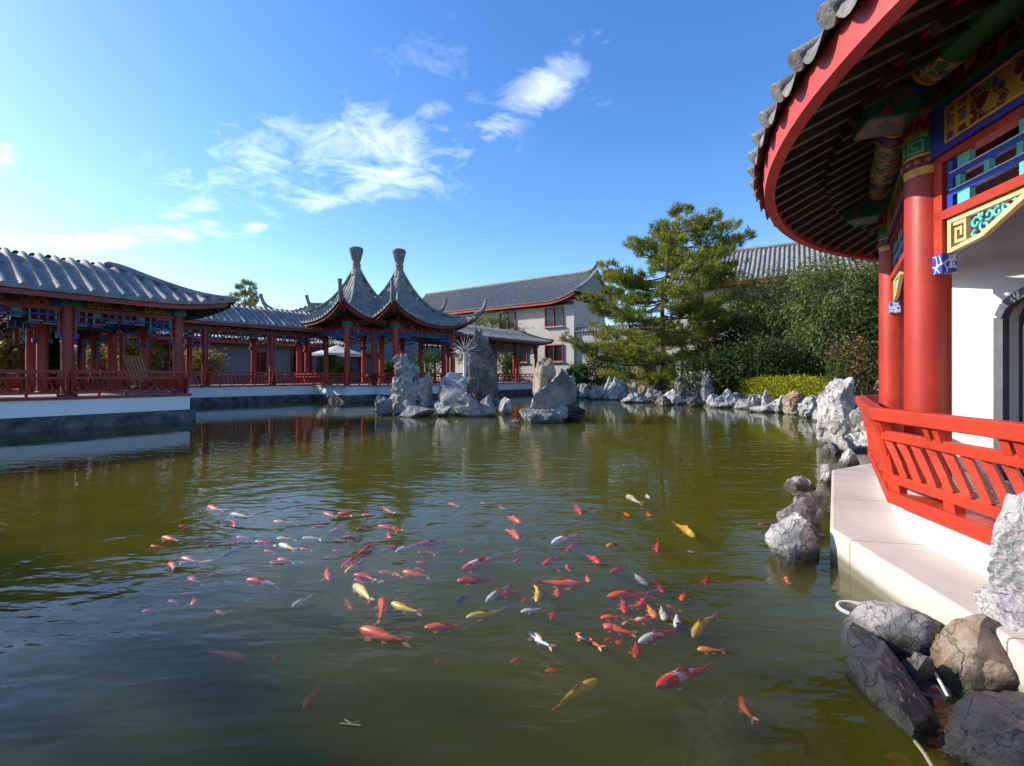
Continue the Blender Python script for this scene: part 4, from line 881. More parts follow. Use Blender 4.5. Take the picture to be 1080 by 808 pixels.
    while a < 240:
        tl = MB(); zt = zE + .225; rr = RE - .01
        ja = a + rnd.uniform(-.12, .12); er = Vector((math.cos(R(ja)), math.sin(R(ja)), 0)); et = Vector((-er.y, er.x, 0))
        # barrel row (half round, drooping forward) with round end cap
        pts = [er * r_ + Vector((0, 0, z_)) for r_, z_ in ((rr + .135, zt - .025), (rr + .10, zt + .0), (rr, zt + .05), (4.3, 3.68), (3.0, 4.46), (1.5, 5.26))]
        dq = (pts[0] - pts[1]).normalized(); tl.tube([pts[0] + dq * .012, pts[0] + dq * .011, pts[0] - dq * .004, pts[0] - dq * .005] + pts[1:], [.045, .06, .064, .055, .055, .055, .055, .05, .03], 14)
        tl.build('tile_row', M['tile_near'], rf, smooth=True); tl = MB()
        # pan tile with drip lip, halfway to the next row
        h = R(pit) / 2
        for sgn in (1,):
            lo = []; N_ = 8
            for q in range(N_ + 1):
                f = q / N_; an = R(ja) + h * 2 * f; sag = -.045 * math.sin(math.pi * f); e_ = Vector((math.cos(an), math.sin(an), 0))
                lo.append((e_ * (rr + .10) + Vector((0, 0, zt + sag - .005)), e_ * (rr + .125) + Vector((0, 0, zt + sag * 1.9 - .05 * math.sin(math.pi * f))), e_ * 4.3 + Vector((0, 0, 3.64 + sag * .8))))
            vsx = [p_ for l_ in lo for p_ in l_] + [p_ + Vector((0, 0, .018)) for l_ in lo for p_ in l_]; fsx = []; K_ = 3 * (N_ + 1)
            for q in range(N_):
                b0 = 3 * q; fsx += [(b0, b0 + 3, b0 + 4, b0 + 1), (b0 + 2, b0 + 5, b0 + 3, b0), (K_ + b0 + 1, K_ + b0 + 4, K_ + b0 + 3, K_ + b0), (K_ + b0, K_ + b0 + 3, K_ + b0 + 5, K_ + b0 + 2), (b0 + 1, b0 + 4, K_ + b0 + 4, K_ + b0 + 1)]
            tl.add(vsx, fsx)
        tl.build('drip_tile', M['tile_near'], rf, smooth=True); a += pit
    # underside: outer flying-rafter ring, inner rafters, red boards
    bd = MB()
    ringsz = [(RE + .01, zE + .085), (4.52, zE + .31), (4.52, zE + .235), (3.6, zE + .66)]
    for q in range(n):
        t0, t1 = 2 * math.pi * q / n, 2 * math.pi * (q + 1) / n
        bd.add([(r_ * math.cos(t), r_ * math.sin(t), z_) for t in (t0, t1) for r_, z_ in ringsz], [(i, i + 1, 5 + i, 4 + i) for i in range(3)])
    bd.build('eave_soffit', M['soffit_red'], rf)
    a = 84.0
    while a < 222:
        er = pol(a, 1)
        rb = MB(); rb.bar(er * (RE - .02) + Vector((0, 0, zE + .045)), er * 4.50 + Vector((0, 0, zE + .262)), .052, .06, 0); r_o = rb.build('rafter', M['rafter_green'], rf)
        rb = MB(); rb.bar(er * 4.56 + Vector((0, 0, zE + .175)), er * 3.6 + Vector((0, 0, zE + .61)), .06, .06, 0); rb.build('rafter', M['rafter_green'], rf)
        a += 2.85
build_kiosk()


# ---------------------------------------------------------------- rocks
def rock_mesh(lobes, seed, sub=4, rough=.10, nplanes=13):
    """lobes: list of (centre, size, rotation z, tilt); chiselled boulders grown together into one mesh"""
    rnd = random.Random(seed); V = []; F = []
    bm = bmesh.new(); bmesh.ops.create_icosphere(bm, subdivisions=sub, radius=1); bv = [v.co.copy() for v in bm.verts]; bf = [tuple(v.index for v in f.verts) for f in bm.faces]; bm.free()
    for li, (c, sz, rz, tilt) in enumerate(lobes):
        pl = []
        for q in range(nplanes):
            n = Vector((rnd.gauss(0, 1), rnd.gauss(0, 1), rnd.gauss(0, 1))).normalized(); pl.append((n, rnd.uniform(.50, .95)))
        m = Matrix.Rotation(rz, 3, 'Z') @ Matrix.Rotation(tilt, 3, 'Y'); sd = Vector((seed * 3.7 + li * 11, seed * 1.3, 0)); o = len(V); sz = Vector(sz); loc_ = []
        k = max(sz)
        for d in bv:
            r_ = 1.05
            for n, h in pl:
                q = d.dot(n)
                if q > .05: r_ = min(r_, h / q)
            e = Vector((d.x * sz.x, d.y * sz.y, d.z * sz.z)) / k
            r_ *= 1 + rough * 1.2 * noise.fractal(e * 2.2 + sd, 1.0, 2.0, 5) + rough * .8 * noise.noise(e * 5 + sd) + rough * .35 * noise.noise(e * 12 + sd)
            rid = 1 - abs(noise.noise(e * 3.1 + sd * 2)); r_ -= rough * .5 * max(0, rid - .9) / .1
            loc_.append(d * r_)
        for ax in range(3):
            lo_, hi_ = min(q[ax] for q in loc_), max(q[ax] for q in loc_)
            for q in loc_: q[ax] = ((q[ax] - lo_) / (hi_ - lo_) - .5) * sz[ax]
        V += [tuple(m @ q + Vector(c)) for q in loc_]
        F += [tuple(i + o for i in f) for f in bf]
    return V, F
def rock(label, loc, lobes, seed, m, sub=4, rough=.10, group=None, nplanes=13, smooth=True):
    V, F = rock_mesh(lobes, seed, sub, rough, nplanes); b = MB(); b.add(V, F); o = b.build('rock', M[m], smooth=False, loc=loc)
    if smooth:
        me = o.data; me.polygons.foreach_set('use_smooth', [True] * len(me.polygons)); me.set_sharp_from_angle(angle=R(24))
    tag(o, label, 'rock', group); return o
def rockpx(x0, y0, x1, y1, label, m, seed, base=None, dep=.8, group='pale boulders edging the pond', sub=3, Y=None, rough=.10, tilt=0., sink=.25, z=0., wide=1.12):
    """boulder filling a photo box; its foot stands on the level z at the box's lower edge"""
    Y = Y or (EYE - z) * FPX / ((base or y1) - HOR); W_ = (x1 - x0) / FPX * Y * wide; top = EYE - (y0 - HOR) / FPX * Y; bot = min(EYE - (y1 - HOR) / FPX * Y, z) - sink
    H = (top - bot) * 1.08; cx = ((x0 + x1) / 2 - CX) / FPX * Y; Dp = W_ * dep
    return rock(label, (cx, Y + Dp * .35, 0), [((0, 0, (top + bot) / 2), (W_, Dp, H), 0, tilt)], seed, m, sub, rough, group)
def c1(b): return tuple(600 + v / 6.75 if i % 2 == 0 else 370 + v / 6.75 for i, v in enumerate(b))
def c2(b): return tuple(740 + v / 6 if i % 2 == 0 else 370 + v / 6 for i, v in enumerate(b))
SH = [  # box, label, material
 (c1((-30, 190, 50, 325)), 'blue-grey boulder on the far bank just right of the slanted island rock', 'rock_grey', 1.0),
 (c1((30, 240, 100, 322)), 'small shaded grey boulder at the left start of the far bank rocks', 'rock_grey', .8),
 (c1((85, 235, 155, 330)), 'squat pale boulder below the round green bush', 'rock_pale', .8),
 (c1((148, 252, 218, 346)), 'pale pitted boulder with a dark hollow left of the tall pale one', 'rock_blotch', .8),
 (c1((205, 250, 305, 346)), 'broad cream boulder at the foot of the tall pale bank boulder', 'rock_pale', .7),
 (c1((243, 188, 325, 300)), 'thin pointed pale boulder standing behind the broad cream one', 'rock_white', .6),
 (c1((298, 195, 412, 340)), 'tallest pale boulder on the far bank left of the pine trunk', 'rock_white', .7),
 (c1((340, 290, 410, 345)), 'small dark wet boulder under the tallest pale one', 'rock_brown', .7),
 (c1((365, 265, 440, 312)), 'small pale boulder right of the tallest pale one', 'rock_pale', .7),
 (c1((400, 300, 565, 370)), 'long flat cream slab lying at the water left of the pine trunk', 'rock_pale', .6),
 (c1((430, 262, 505, 312)), 'low pale boulder on top of the long cream slab', 'rock_pale', .7),
 (c1((500, 248, 570, 312)), 'rounded tan boulder beside the pine roots', 'rock_ochre', .7),
 (c1((568, 272, 695, 352)), 'mottled grey boulder directly below the pine trunk', 'rock_blotch', .7),
 (c1((640, 322, 752, 392)), 'dark wet boulder at the waterline below the pine trunk', 'rock_brown', .7),
 (c1((690, 278, 802, 330)), 'pale wedge boulder right of the pine trunk', 'rock_pale', .7),
 (c1((710, 320, 842, 382)), 'flat pale slab at the waterline right of the pine trunk', 'rock_pale', .6),
 (c1((790, 192, 888, 338)), 'upright mottled grey boulder left of the dark standing slabs', 'rock_blotch', .6),
 (c1((865, 148, 962, 338)), 'tallest dark standing slab in front of the green frame', 'rock_grey', .5),
 (c1((955, 145, 1035, 300)), 'second dark standing slab, under the right post of the green frame', 'rock_grey', .5),
 (c1((965, 212, 1032, 345)), 'lower grey slab leaning on the dark standing slabs', 'rock_blotch', .6),
 (c1((858, 332, 972, 398)), 'dark low boulder in the water under the standing slabs', 'rock_brown', .7),
 (c1((1000, 308, 1085, 378)), 'pale boulder just right of the dark standing slabs', 'rock_white', .7),
 (c2((90, 245, 232, 362)), 'broad pale boulder left of the hedge', 'rock_white', .7),
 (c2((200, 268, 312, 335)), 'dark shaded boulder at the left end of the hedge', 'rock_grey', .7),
 (c2((235, 308, 425, 368)), 'long cream slab at the waterline under the left end of the hedge', 'rock_pale', .5),
 (c2((300, 278, 402, 330)), 'low pale boulder on the cream slab under the hedge', 'rock_white', .7),
 (c2((390, 253, 482, 345)), 'pointed pale boulder before the left half of the hedge', 'rock_white', .7),
 (c2((340, 342, 505, 390)), 'flat pale slab lowest in the water under the hedge', 'rock_pale', .5),
 (c2((450, 288, 572, 392)), 'blocky pale boulder before the middle of the hedge', 'rock_white', .7),
 (c2((560, 258, 682, 402)), 'mottled boulder with a tan top before the hedge', 'rock_ochre', .7),
 (c2((645, 288, 792, 402)), 'broad white boulder before the right half of the hedge', 'rock_white', .7),
 (c2((740, 322, 862, 422)), 'pale boulder between the broad white one and the huge white rock', 'rock_pale', .7),
 (c2((802, 360, 912, 520)), 'grey boulder leaning on the left foot of the huge white rock', 'rock_speckle', .7),
 (c2((882, 538, 1002, 642)), 'rounded pale boulder beyond the end of the kiosk walkway', 'rock_pale', .8),
 (c2((862, 518, 962, 580)), 'small dark boulder under the huge white rock', 'rock_brown', .8),
 (c2((812, 588, 902, 660)), 'flat grey boulder off the far tip of the walkway', 'rock_grey', .8),
]
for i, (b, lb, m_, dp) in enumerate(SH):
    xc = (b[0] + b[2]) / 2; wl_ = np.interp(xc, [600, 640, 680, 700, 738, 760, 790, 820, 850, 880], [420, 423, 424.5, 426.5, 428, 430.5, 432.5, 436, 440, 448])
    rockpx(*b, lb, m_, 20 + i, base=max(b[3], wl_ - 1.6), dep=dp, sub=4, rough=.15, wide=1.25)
# huge white rock by the kiosk
Yw = 8.6; p = px(893, 460, Yw)
rock('huge white rock towering beside the far corner of the kiosk rail', (p.x, Yw, 0), [((-.1, .1, .55), (.62, .6, 1.5), 0, .1), ((.22, -.1, .25), (.75, .7, 1.1), .4, -.3), ((.0, -.3, .0), (.6, .5, .7), .9, 0)], 61, 'rock_white', 4, .14)
G2 = 'rocks along the kiosk walkway'
for b, lb, m_ in (((890, 475, 908, 492), 'small grey boulder at the far tip of the walkway', 'rock_speckle'), ((866, 491, 881, 510), 'upright grey boulder against the walkway beyond the flat stone', 'rock_speckle'),
                  ((834, 505, 868, 516), 'flat stone barely above the water beside the walkway', 'rock_pale'), ((839, 521, 864, 540), 'small white capped stone behind the mottled walkway rock', 'rock_white'),
                  ((829, 532, 874, 566), 'mottled grey walkway rock behind the white one', 'rock_blotch'), ((820, 551, 874, 592), 'white angular rock at the outer corner of the walkway', 'rock_white'),
                  ((860, 512, 878, 530), 'wet dark stone wedged against the walkway edge', 'rock_brown')):
    rockpx(*b, lb, m_, int(b[0]) + 3, group=G2, sub=4)
rock('long brown and grey mottled boulder in front of the walkway end', (1.87, 2.28, 0), [((.0, 0, .05), (.46, .26, .28), -.25, .05)], 71, 'rock_blotch', 5, .06, 'large rocks in the near right corner')
rock('slim black boulder pointing out of the water at the bottom', (1.55, 1.95, 0), [((0, 0, -.01), (.25, .68, .26), -.36, .1), ((.06, .16, .03), (.17, .30, .20), -.3, .0)], 72, 'rock_dark', 5, .05, 'large rocks in the near right corner')
rock('rust and tan boulder below the speckled white rock', (2.10, 2.0, 0), [((0, 0, .05), (.52, .34, .40), .1, .1), ((-.12, .0, .03), (.30, .28, .28), .6, 0)], 73, 'rock_ochre', 5, .06, 'large rocks in the near right corner')
rock('broad black boulder at the right edge under the rust one', (1.76, 1.60, 0), [((.0, 0, .01), (.56, .30, .36), .2, -.1)], 74, 'rock_dark', 5, .07, 'large rocks in the near right corner')
rock('lowest black boulder cut by the bottom right corner', (1.62, 1.38, 0), [((.0, 0, -.02), (.50, .22, .30), -.1, .1)], 75, 'rock_dark', 5, .07, 'large rocks in the near right corner')
rock('speckled white standing rock on the near end of the walkway', (2.30, 2.12, .2), [((.08, 0, .24), (.44, .36, .74), 0, -.06), ((.06, -.08, .0), (.54, .40, .36), .3, 0)], 76, 'rock_speckle', 5, .05)
rock('brown stone in the gap between the rust and mottled boulders', (1.72, 2.02, 0), [((0, 0, -.02), (.14, .14, .26), 0, .3)], 77, 'rock_brown', 4, .1)
rock('sunken tan mound standing in for the brown lit pond bed left of the slim black boulder', (1.1, 1.9, 0), [((0, 0, -.42), (.9, 1.0, .45), .3, 0)], 78, 'rock_ochre', 4, .1)  # tan mound stands in for the sunlit brown pond bed
# left island
G3 = 'rocks of the left island'
def c3(x, y): return 390 + x / 7.2, 340 + y / 7.2
Yi = 15.6
def isl(x, y, Y=Yi): return px(*c3(x, y), Y)
p = isl(300, 700); 
def lob(x0, y0, x1, y1, o, Y=Yi, dep=.8, rz=0, tilt=0):
    a, b = px(*c3(x0, y0), Y), px(*c3(x1, y1), Y); return (((a.x + b.x) / 2 - o.x, 0, (a.z + b.z) / 2), (abs(b.x - a.x) * 1.12, abs(b.x - a.x) * dep, abs(a.z - b.z) * 1.12), rz, tilt)
rock('craggy pale tower rock left on the island with holes and ledges', (p.x, Yi + .35, 0), [lob(140, 390, 345, 730, p), lob(330, 395, 460, 720, p, dep=1.1), lob(170, 260, 275, 420, p), lob(150, 235, 205, 300, p), lob(215, 235, 265, 330, p, dep=1.3), lob(270, 315, 365, 430, p), lob(215, 330, 330, 470, p), lob(190, 560, 290, 720, p, dep=1.4), lob(300, 430, 400, 600, p, dep=1.2)], 81, 'rock_pale', 4, .22, G3)
p = isl(100, 640); rock('small grey rock left of the craggy tower rock', (p.x, Yi + .1, 0), [lob(40, 565, 165, 730, p)], 82, 'rock_grey', 4, .15, G3)
p = isl(360, 690); rock('low blue-grey slab in front of the craggy tower rock', (p.x, Yi - .35, 0), [lob(235, 632, 495, 760, p)], 83, 'rock_grey', 4, .1, G3)
p = isl(600, 600); rock('white faceted rock with a sharp sunlit edge in the middle of the island', (p.x, Yi + .1, 0), [lob(520, 400, 715, 760, p, tilt=.12), lob(488, 580, 640, 760, p, dep=1.3)], 84, 'rock_pale', 4, .06, G3, 9)
p = isl(800, 630); rock('broad low grey rock in front of the tall dark slab', (p.x, Yi - .3, 0), [lob(660, 540, 880, 740, p), lob(840, 555, 955, 730, p)], 85, 'rock_pale', 4, .1, G3)
p = isl(850, 350, 17); rock('tall dark brown slab rock behind the starburst fountain', (p.x, 17.2, 0), [lob(735, 60, 925, 650, p, 17, .6, .1, .05), lob(850, 150, 975, 660, p, 17, .9, .2), lob(715, 270, 860, 640, p, 17, .8)], 86, 'rock_crag', 5, .30, G3)
p = isl(1028, 640); rock('small cream rock alone right of the left island', (p.x, 16.2, 0), [lob(985, 578, 1075, 720, p, 16)], 87, 'rock_white', 3, .12, G3)
# right island
G4 = 'rocks of the right island'; Yi = 13.7
def c3(x, y): return 520 + x / 8.08, 360 + y / 8.08
p = isl(440, 300); rock('pointed grey cone rock with a rusty patch', (p.x, 14.6, 0), [lob(352, 155, 535, 560, p, 14.3)], 91, 'rock_ochre', 4, .12, G4)
def slab_rock(label, poly, Y, depth, m, seed, group, back=.75, rough=.05, lean=.25):
    pw = [px(*c3(*q), Y) for q in poly]; o = Vector((sum(p_.x for p_ in pw) / len(pw), Y, 0)); cz = sum(p_.z for p_ in pw) / len(pw); bm = bmesh.new()
    f_ = [bm.verts.new((p_.x - o.x, -lean * (p_.z - cz), p_.z)) for p_ in pw]; k_ = [bm.verts.new(((p_.x - o.x) * back, depth - lean * (p_.z - cz), cz + (p_.z - cz) * back)) for p_ in pw]; n_ = len(pw)
    bm.faces.new(f_); bm.faces.new(k_[::-1])
    for i in range(n_): bm.faces.new((f_[i], k_[i], k_[(i + 1) % n_], f_[(i + 1) % n_]))
    bmesh.ops.recalc_face_normals(bm, faces=bm.faces[:]); bmesh.ops.triangulate(bm, faces=bm.faces[:]); bmesh.ops.subdivide_edges(bm, edges=bm.edges[:], cuts=7, use_grid_fill=True)
    sd = Vector((seed, seed * .7, 0))
    for v in bm.verts: v.co += Vector((noise.noise(v.co * 2.1 + sd), noise.noise(v.co * 2.3 + sd * 2), noise.noise(v.co * 2.2 + sd * 3))) * rough * 2 + Vector((noise.noise(v.co * 7 + sd), noise.noise(v.co * 7.7 + sd), noise.noise(v.co * 7.3 - sd))) * rough
    me = D.meshes.new('rock'); bm.to_mesh(me); bm.free(); me.materials.append(M[m]); me.polygons.foreach_set('use_smooth', [True] * len(me.polygons)); me.set_sharp_from_angle(angle=R(30))
    o_ = D.objects.new('rock', me); COL.objects.link(o_); o_.location = o; tag(o_, label, 'rock', group)
slab_rock('big slanted rock with a dark flat face on the right island', [(305, 545), (345, 465), (430, 405), (500, 345), (555, 275), (600, 250), (645, 300), (690, 335), (700, 470), (650, 560), (540, 585), (440, 570), (380, 590)], 13.5, 1.0, 'rock_grey', 92, G4)
p = isl(640, 300, 14.5); rock('jagged pale rock behind the big slanted rock', (p.x, 14.6, 0), [lob(560, 235, 650, 420, p, 14.5), lob(620, 300, 715, 560, p, 14.5)], 93, 'rock_pale', 4, .2, G4)
p = isl(400, 640, 13); rock('low rock with a white left side under the big slanted rock', (p.x, 13.2, 0), [lob(235, 585, 480, 730, p, 13), lob(360, 590, 575, 730, p, 13)], 94, 'rock_blotch', 4, .09, G4)
p = isl(185, 690, 13); rock('tiny pale stone at the left tip of the right island', (p.x, 13.1, 0), [lob(148, 668, 225, 720, p, 13)], 95, 'rock_pale', 3, .1, G4)
p = isl(580, 610, 13.3); rock('narrow cream rock propping the big slanted rock', (p.x, 13.5, 0), [lob(520, 560, 640, 680, p, 13.3)], 96, 'rock_pale', 3, .1, G4)
p = isl(690, 610, 13.5); rock('dark wet rock at the right tip of the right island', (p.x, 13.7, 0), [lob(580, 545, 790, 700, p, 13.5)], 97, 'rock_dark', 4, .12, G4)

# ---------------------------------------------------------------- small things at the pond
def starburst():
    p = px(490, 370, 15.9); r = empty('starburst_fountain', (p.x, p.y, 0)); tag(r, 'white dandelion-shaped fountain head of thin rays on a pole', 'fountain')
    b = MB(); b.tube([(0, 0, -.4), (0, 0, p.z)], .05, 10); b.build('pole', M['steel_white'], r, smooth=True)
    b = MB(); b.lathe((0, 0, p.z), [(.01, -.07), (.06, -.04), (.075, 0), (.06, .04), (.01, .07)], 14); b.build('hub', M['bark'], r, smooth=True)
    b = MB(); n = 44
    for i in range(n):
        z = 1 - 2 * (i + .5) / n; t = i * 2.39996; q = math.sqrt(1 - z * z); d = Vector((q * math.cos(t), q * math.sin(t), z)); L = .50
        b.tube([Vector((0, 0, p.z)) + d * .06, Vector((0, 0, p.z)) + d * L], [.005, .009], 5)
    b.build('spray_ray', M['ray_metal'], r)
starburst()
def torus_obj(name, label, cat, c, Rr, rr, m, t0=0, t1=2 * math.pi, tilt=0):
    b = MB(); rot = Matrix.Rotation(tilt, 3, 'X'); b.tube([rot @ Vector((Rr * math.cos(t), Rr * math.sin(t), 0)) for t in np.linspace(t0, t1, 28)], rr, 10); o = b.build(name, m, smooth=True, loc=c); tag(o, label, cat); return o
g = gnd(903, 641); torus_obj('hose_ring', 'pale half-sunken hose ring beside the mottled boulder', 'hose', (g.x, g.y, -.01), .085, .011, M['concrete_ring'], R(-10), R(215))
g = gnd(976, 723, 0); lt = empty('pond_light', (g.x, g.y, 0)); tag(lt, 'round dark pond light in the water between black boulders', 'lamp')
b = MB(); b.lathe((0, 0, -.05), [(.07, 0), (.082, .02), (.082, .05), (.07, .055)], 28); b.build('housing', M['grey_frame'], lt, smooth=True)
b = MB(); b.lathe((0, 0, .006), [(.068, 0), (.05, .006), (.01, .009)], 24); b.build('lens', M['dark_glass'], lt, smooth=True)
def cable(label, pts, r_, m):
    b = MB(); b.tube(pts, r_, 6); o = b.build('cable', M[m], smooth=True); tag(o, label, 'cable')
cable('thin grey cable drooping from the mottled boulder to the pond light', [px(970, 690, 2.05), px(985, 708, 2.0), px(993, 722, 1.93), px(1000, 735, 1.88)], .006, 'concrete_ring')
cable('second pale cable beside the rust boulder', [px(982, 683, 2.1), px(997, 697, 2.06), px(1003, 712, 2.02)], .007, 'steel_white')
cable('brown twig lying on the bottom black boulder', [px(965, 782, 1.6), px(975, 795, 1.55), px(984, 810, 1.5)], .006, 'twig')
g = gnd(370, 764); b = MB(); b.tube([(-.04, .0, .004), (.04, -.012, .006)], .0025, 5); b.tube([(-.03, .02, .004), (.0, -.004, .007), (.03, .01, .005)], .002, 5); o = b.build('floating_twig', M['twig'], loc=g); tag(o, 'thin forked twig floating at the bottom of the pond view', 'twig')
# green frame pavilion under the pine
r = empty('green_frame', (0, 0, 0)); tag(r, 'small green metal garden frame in the shade right of the pine', 'garden frame')
for (x, Y) in ((719, 31), (732, 30), (750, 30.6)):
    a = px(x, 372, Y); b = MB(); b.tube([(a.x, a.y, .35), (a.x, a.y, a.z)], .07, 8); b.build('post', M['pole_green'], r)
a, c = px(716, 371, 30.7), px(753, 370, 30.4); b = MB(); b.bar((a.x, a.y, a.z), (c.x, c.y, c.z), 1.4, .12); b.build('frame_roof', M['pole_green'], r)
def parasol(label, x, y, Y, rad):
    p = px(x, y, Y); r = empty('parasol', (p.x, p.y, .45)); tag(r, label, 'parasol', 'white parasols in the courtyard'); z = p.z - .45
    b = MB(); b.tube([(0, 0, 0), (0, 0, z + .05)], .035, 8); b.build('pole', M['wood_pale'], r)
    b = MB(); n = 8; o = [(0, 0, z)] + [(rad * math.cos(2 * math.pi * i / n), rad * math.sin(2 * math.pi * i / n), z - .62) for i in range(n)] + [(rad * math.cos(2 * math.pi * i / n), rad * math.sin(2 * math.pi * i / n), z - .76) for i in range(n)]
    b.add(o, [(0, 1 + i, 1 + (i + 1) % n) for i in range(n)] + [(1 + i, 9 + i, 9 + (i + 1) % n, 1 + (i + 1) % n) for i in range(n)]); b.build('canopy', M['canvas_white'], r)
parasol('white parasol behind the left pavilion columns', 40, 352, 22, 1.7)
parasol('white parasol behind the left part of the twin-peaked pavilion', 356, 364, 33, 1.8)
def lounge():
    p = Vector((-9.4, 13.7)) - U * .95 + IN * .75; r = empty('folding_chair', (p.x, p.y, .80), ANG + .4); tag(r, 'pale wooden folding chair by the corner of the left pavilion', 'chair')
    b = MB()
    for i in range(6): b.bar((-.24 + .096 * i, .0, .38), (-.24 + .096 * i, .30, 1.05), .035, .02)
    b.bar((-.27, 0, .38), (.27, 0, .38), .03, .04); b.bar((-.27, .3, 1.05), (.27, .3, 1.05), .03, .05); b.build('backrest', M['wood_pale'], r)
    b = MB()
    for i in range(6): b.bar((-.25, -.45 + .085 * i, .37), (.25, -.45 + .085 * i, .37), .06, .02)
    b.build('seat', M['wood_pale'], r)
    for s in (-.26, .26):
        b = MB(); b.bar((s, -.42, .38), (s, .2, 0), .04, .03); b.build('leg', M['wood_pale'], r)
        b = MB(); b.bar((s, .0, .42), (s, -.4, 0), .04, .03); b.build('leg', M['wood_pale'], r)
lounge()

# ---------------------------------------------------------------- vegetation
def leaves(name, P, dirs, length, width, m, parent=None, seed=0, jit=.35, loc=None, quad=True):
    """P (n,3) leaf bases, dirs (n,3) leaf axes"""
    rg = np.random.default_rng(seed); n = len(P); P = np.asarray(P, float); d = np.asarray(dirs, float); d /= np.linalg.norm(d, axis=1)[:, None] + 1e-9
    r_ = rg.normal(size=(n, 3)); s = np.cross(d, r_); s /= np.linalg.norm(s, axis=1)[:, None] + 1e-9
    L = length * (1 + jit * rg.uniform(-1, 1, (n, 1))); W_ = width * (1 + jit * rg.uniform(-1, 1, (n, 1))) * .5
    v = np.stack([P, P + d * L * .45 + s * W_, P + d * L, P + d * L * .45 - s * W_], 1).reshape(-1, 3)
    me = D.meshes.new(name); me.vertices.add(4 * n); me.vertices.foreach_set('co', v.ravel()); me.loops.add(4 * n); me.loops.foreach_set('vertex_index', np.arange(4 * n, dtype=np.int32))
    me.polygons.add(n); me.polygons.foreach_set('loop_start', np.arange(0, 4 * n, 4, dtype=np.int32)); me.polygons.foreach_set('loop_total', np.full(n, 4, np.int32)); me.update(calc_edges=True)
    me.materials.append(m); o = D.objects.new(name, me); COL.objects.link(o)
    if parent is not None: o.parent = parent
    if loc is not None: o.location = loc
    return o
def cloud_pts(ells, n, rg, shell=.45, clump=.0, nclump=60):
    """points in ellipsoids, gathered into leaf clumps with gaps"""
    vol = np.array([e[1][0] * e[1][1] * e[1][2] for e in ells]) ** .8; vol = vol / vol.sum(); out = []
    for (c, s), f in zip(ells, vol):
        k = max(10, int(n * f)); nc = max(4, int(nclump * f * len(ells) ** .3))
        u = rg.normal(size=(nc, 3)); u /= np.linalg.norm(u, axis=1)[:, None]; rr = (shell + (1 - shell) * rg.uniform(0, 1, (nc, 1))) ; cc = u * rr
        idx = rg.integers(0, nc, k); q = cc[idx] + rg.normal(size=(k, 3)) * clump; out.append(np.array(c) + q * np.array(s))
    return np.concatenate(out)
def tree_pine(label, base, H, prof, seed, nb=95, loc_top=(0, 0), tsize=.27, tr=.21, dens=1.0, tiers=0):
    """prof: list of (z, left reach, right reach)"""
    rnd = random.Random(seed); rg = np.random.default_rng(seed); root = empty('pine_tree', base); tag(root, label, 'tree')
    tx = lambda z: loc_top[0] * (z / H) ** 1.5 + .16 * math.sin(z * .8); ty = lambda z: loc_top[1] * (z / H) + .12 * math.cos(z * .7)
    b = MB(); zs = np.linspace(0, H * .97, 22); b.tube([(tx(z), ty(z), z - .1) for z in zs], [tr * (1 - .88 * z / H) * (1.5 if z < .3 else 1) for z in zs], 10)
    P = []; Dr = []; PZ = [p[0] for p in prof]
    for i in range(nb):
        z = PZ[0] + (PZ[-1] - PZ[0]) * ((i + rnd.random()) / nb) ** .95
        if tiers: z = PZ[0] + (PZ[-1] - PZ[0]) * (round((z - PZ[0]) / (PZ[-1] - PZ[0]) * tiers) / tiers) + rnd.gauss(0, .13)
        az = i * 2.39996 + rnd.uniform(-.4, .4)
        l = np.interp(z, PZ, [p[1] for p in prof]); r_ = np.interp(z, PZ, [p[2] for p in prof]); c = math.cos(az)
        reach = (r_ * (c + 1) / 2 + l * (1 - c) / 2) * rnd.uniform(.62, 1.08); 
        d = Vector((math.cos(az), math.sin(az), 0)); z0 = z - reach * .10; pts = []; up = rnd.uniform(.02, .22)
        for q in range(8):
            f = q / 7; pts.append(Vector((tx(z0), ty(z0), z0)) + d * reach * f + Vector((0, 0, reach * (up * f * f - .06 * math.sin(f * 3)))) + Vector((0, 0, .1 * rnd.uniform(-1, 1) * f)))
        b.tube(pts, [max(.012, tr * .33 * (1 - f / 7.4) * (reach / 5)) for f in range(8)], 5, cap=False)
        side = Vector((-d.y, d.x, 0)); nt_ = int((5 + reach * 8) * dens)
        for q in range(nt_):
            f = rnd.uniform(.28, 1.0) ** .8; k = f * 7; j = min(6, int(k)); pc = pts[j].lerp(pts[j + 1], k - j)
            sw = (1 - f * .6) * reach * .30 + .15; o_ = side * rnd.uniform(-1, 1) * sw + Vector((0, 0, rnd.uniform(-.04, .20))) + d * rnd.uniform(-.2, .2)
            b2 = pc + o_; tdir = (d * .5 + o_.normalized() * .4 + Vector((0, 0, .75))).normalized()
            if rnd.random() < .25: b.tube([pc, b2], .012, 4, cap=False)
            for sgm in range(2):
                ctr = b2 + tdir * .12 * sgm
                u = rg.normal(size=(13, 3)) + np.array(tdir) * 1.3; P.append(np.tile(np.array(ctr), (13, 1)) + rg.normal(size=(13, 3)) * .035); Dr.append(u)
    b.build('trunk', M['bark'], root, smooth=True); leaves('crown', np.concatenate(P), np.concatenate(Dr), tsize, .032, M['pine_needle'], root, seed); return root
k_ = 28 / FPX * 1.0
prof = [(y_ * k_ * .915, l * k_ * 1.04, r_ * k_ * 1.12) for y_, l, r_ in ((30, 84, 50), (50, 98, 66), (80, 106, 72), (105, 88, 84), (125, 74, 98), (145, 74, 84), (165, 66, 62), (182, 44, 66), (196, 20, 52), (206, 4, 16))]
tree_pine('broad sunlit pine with layered branches on the far bank', (px(694, 400, 28).x, 28, .34), 10.3, prof, 5, nb=84, loc_top=(1.1, .2), dens=1.5, tiers=11)
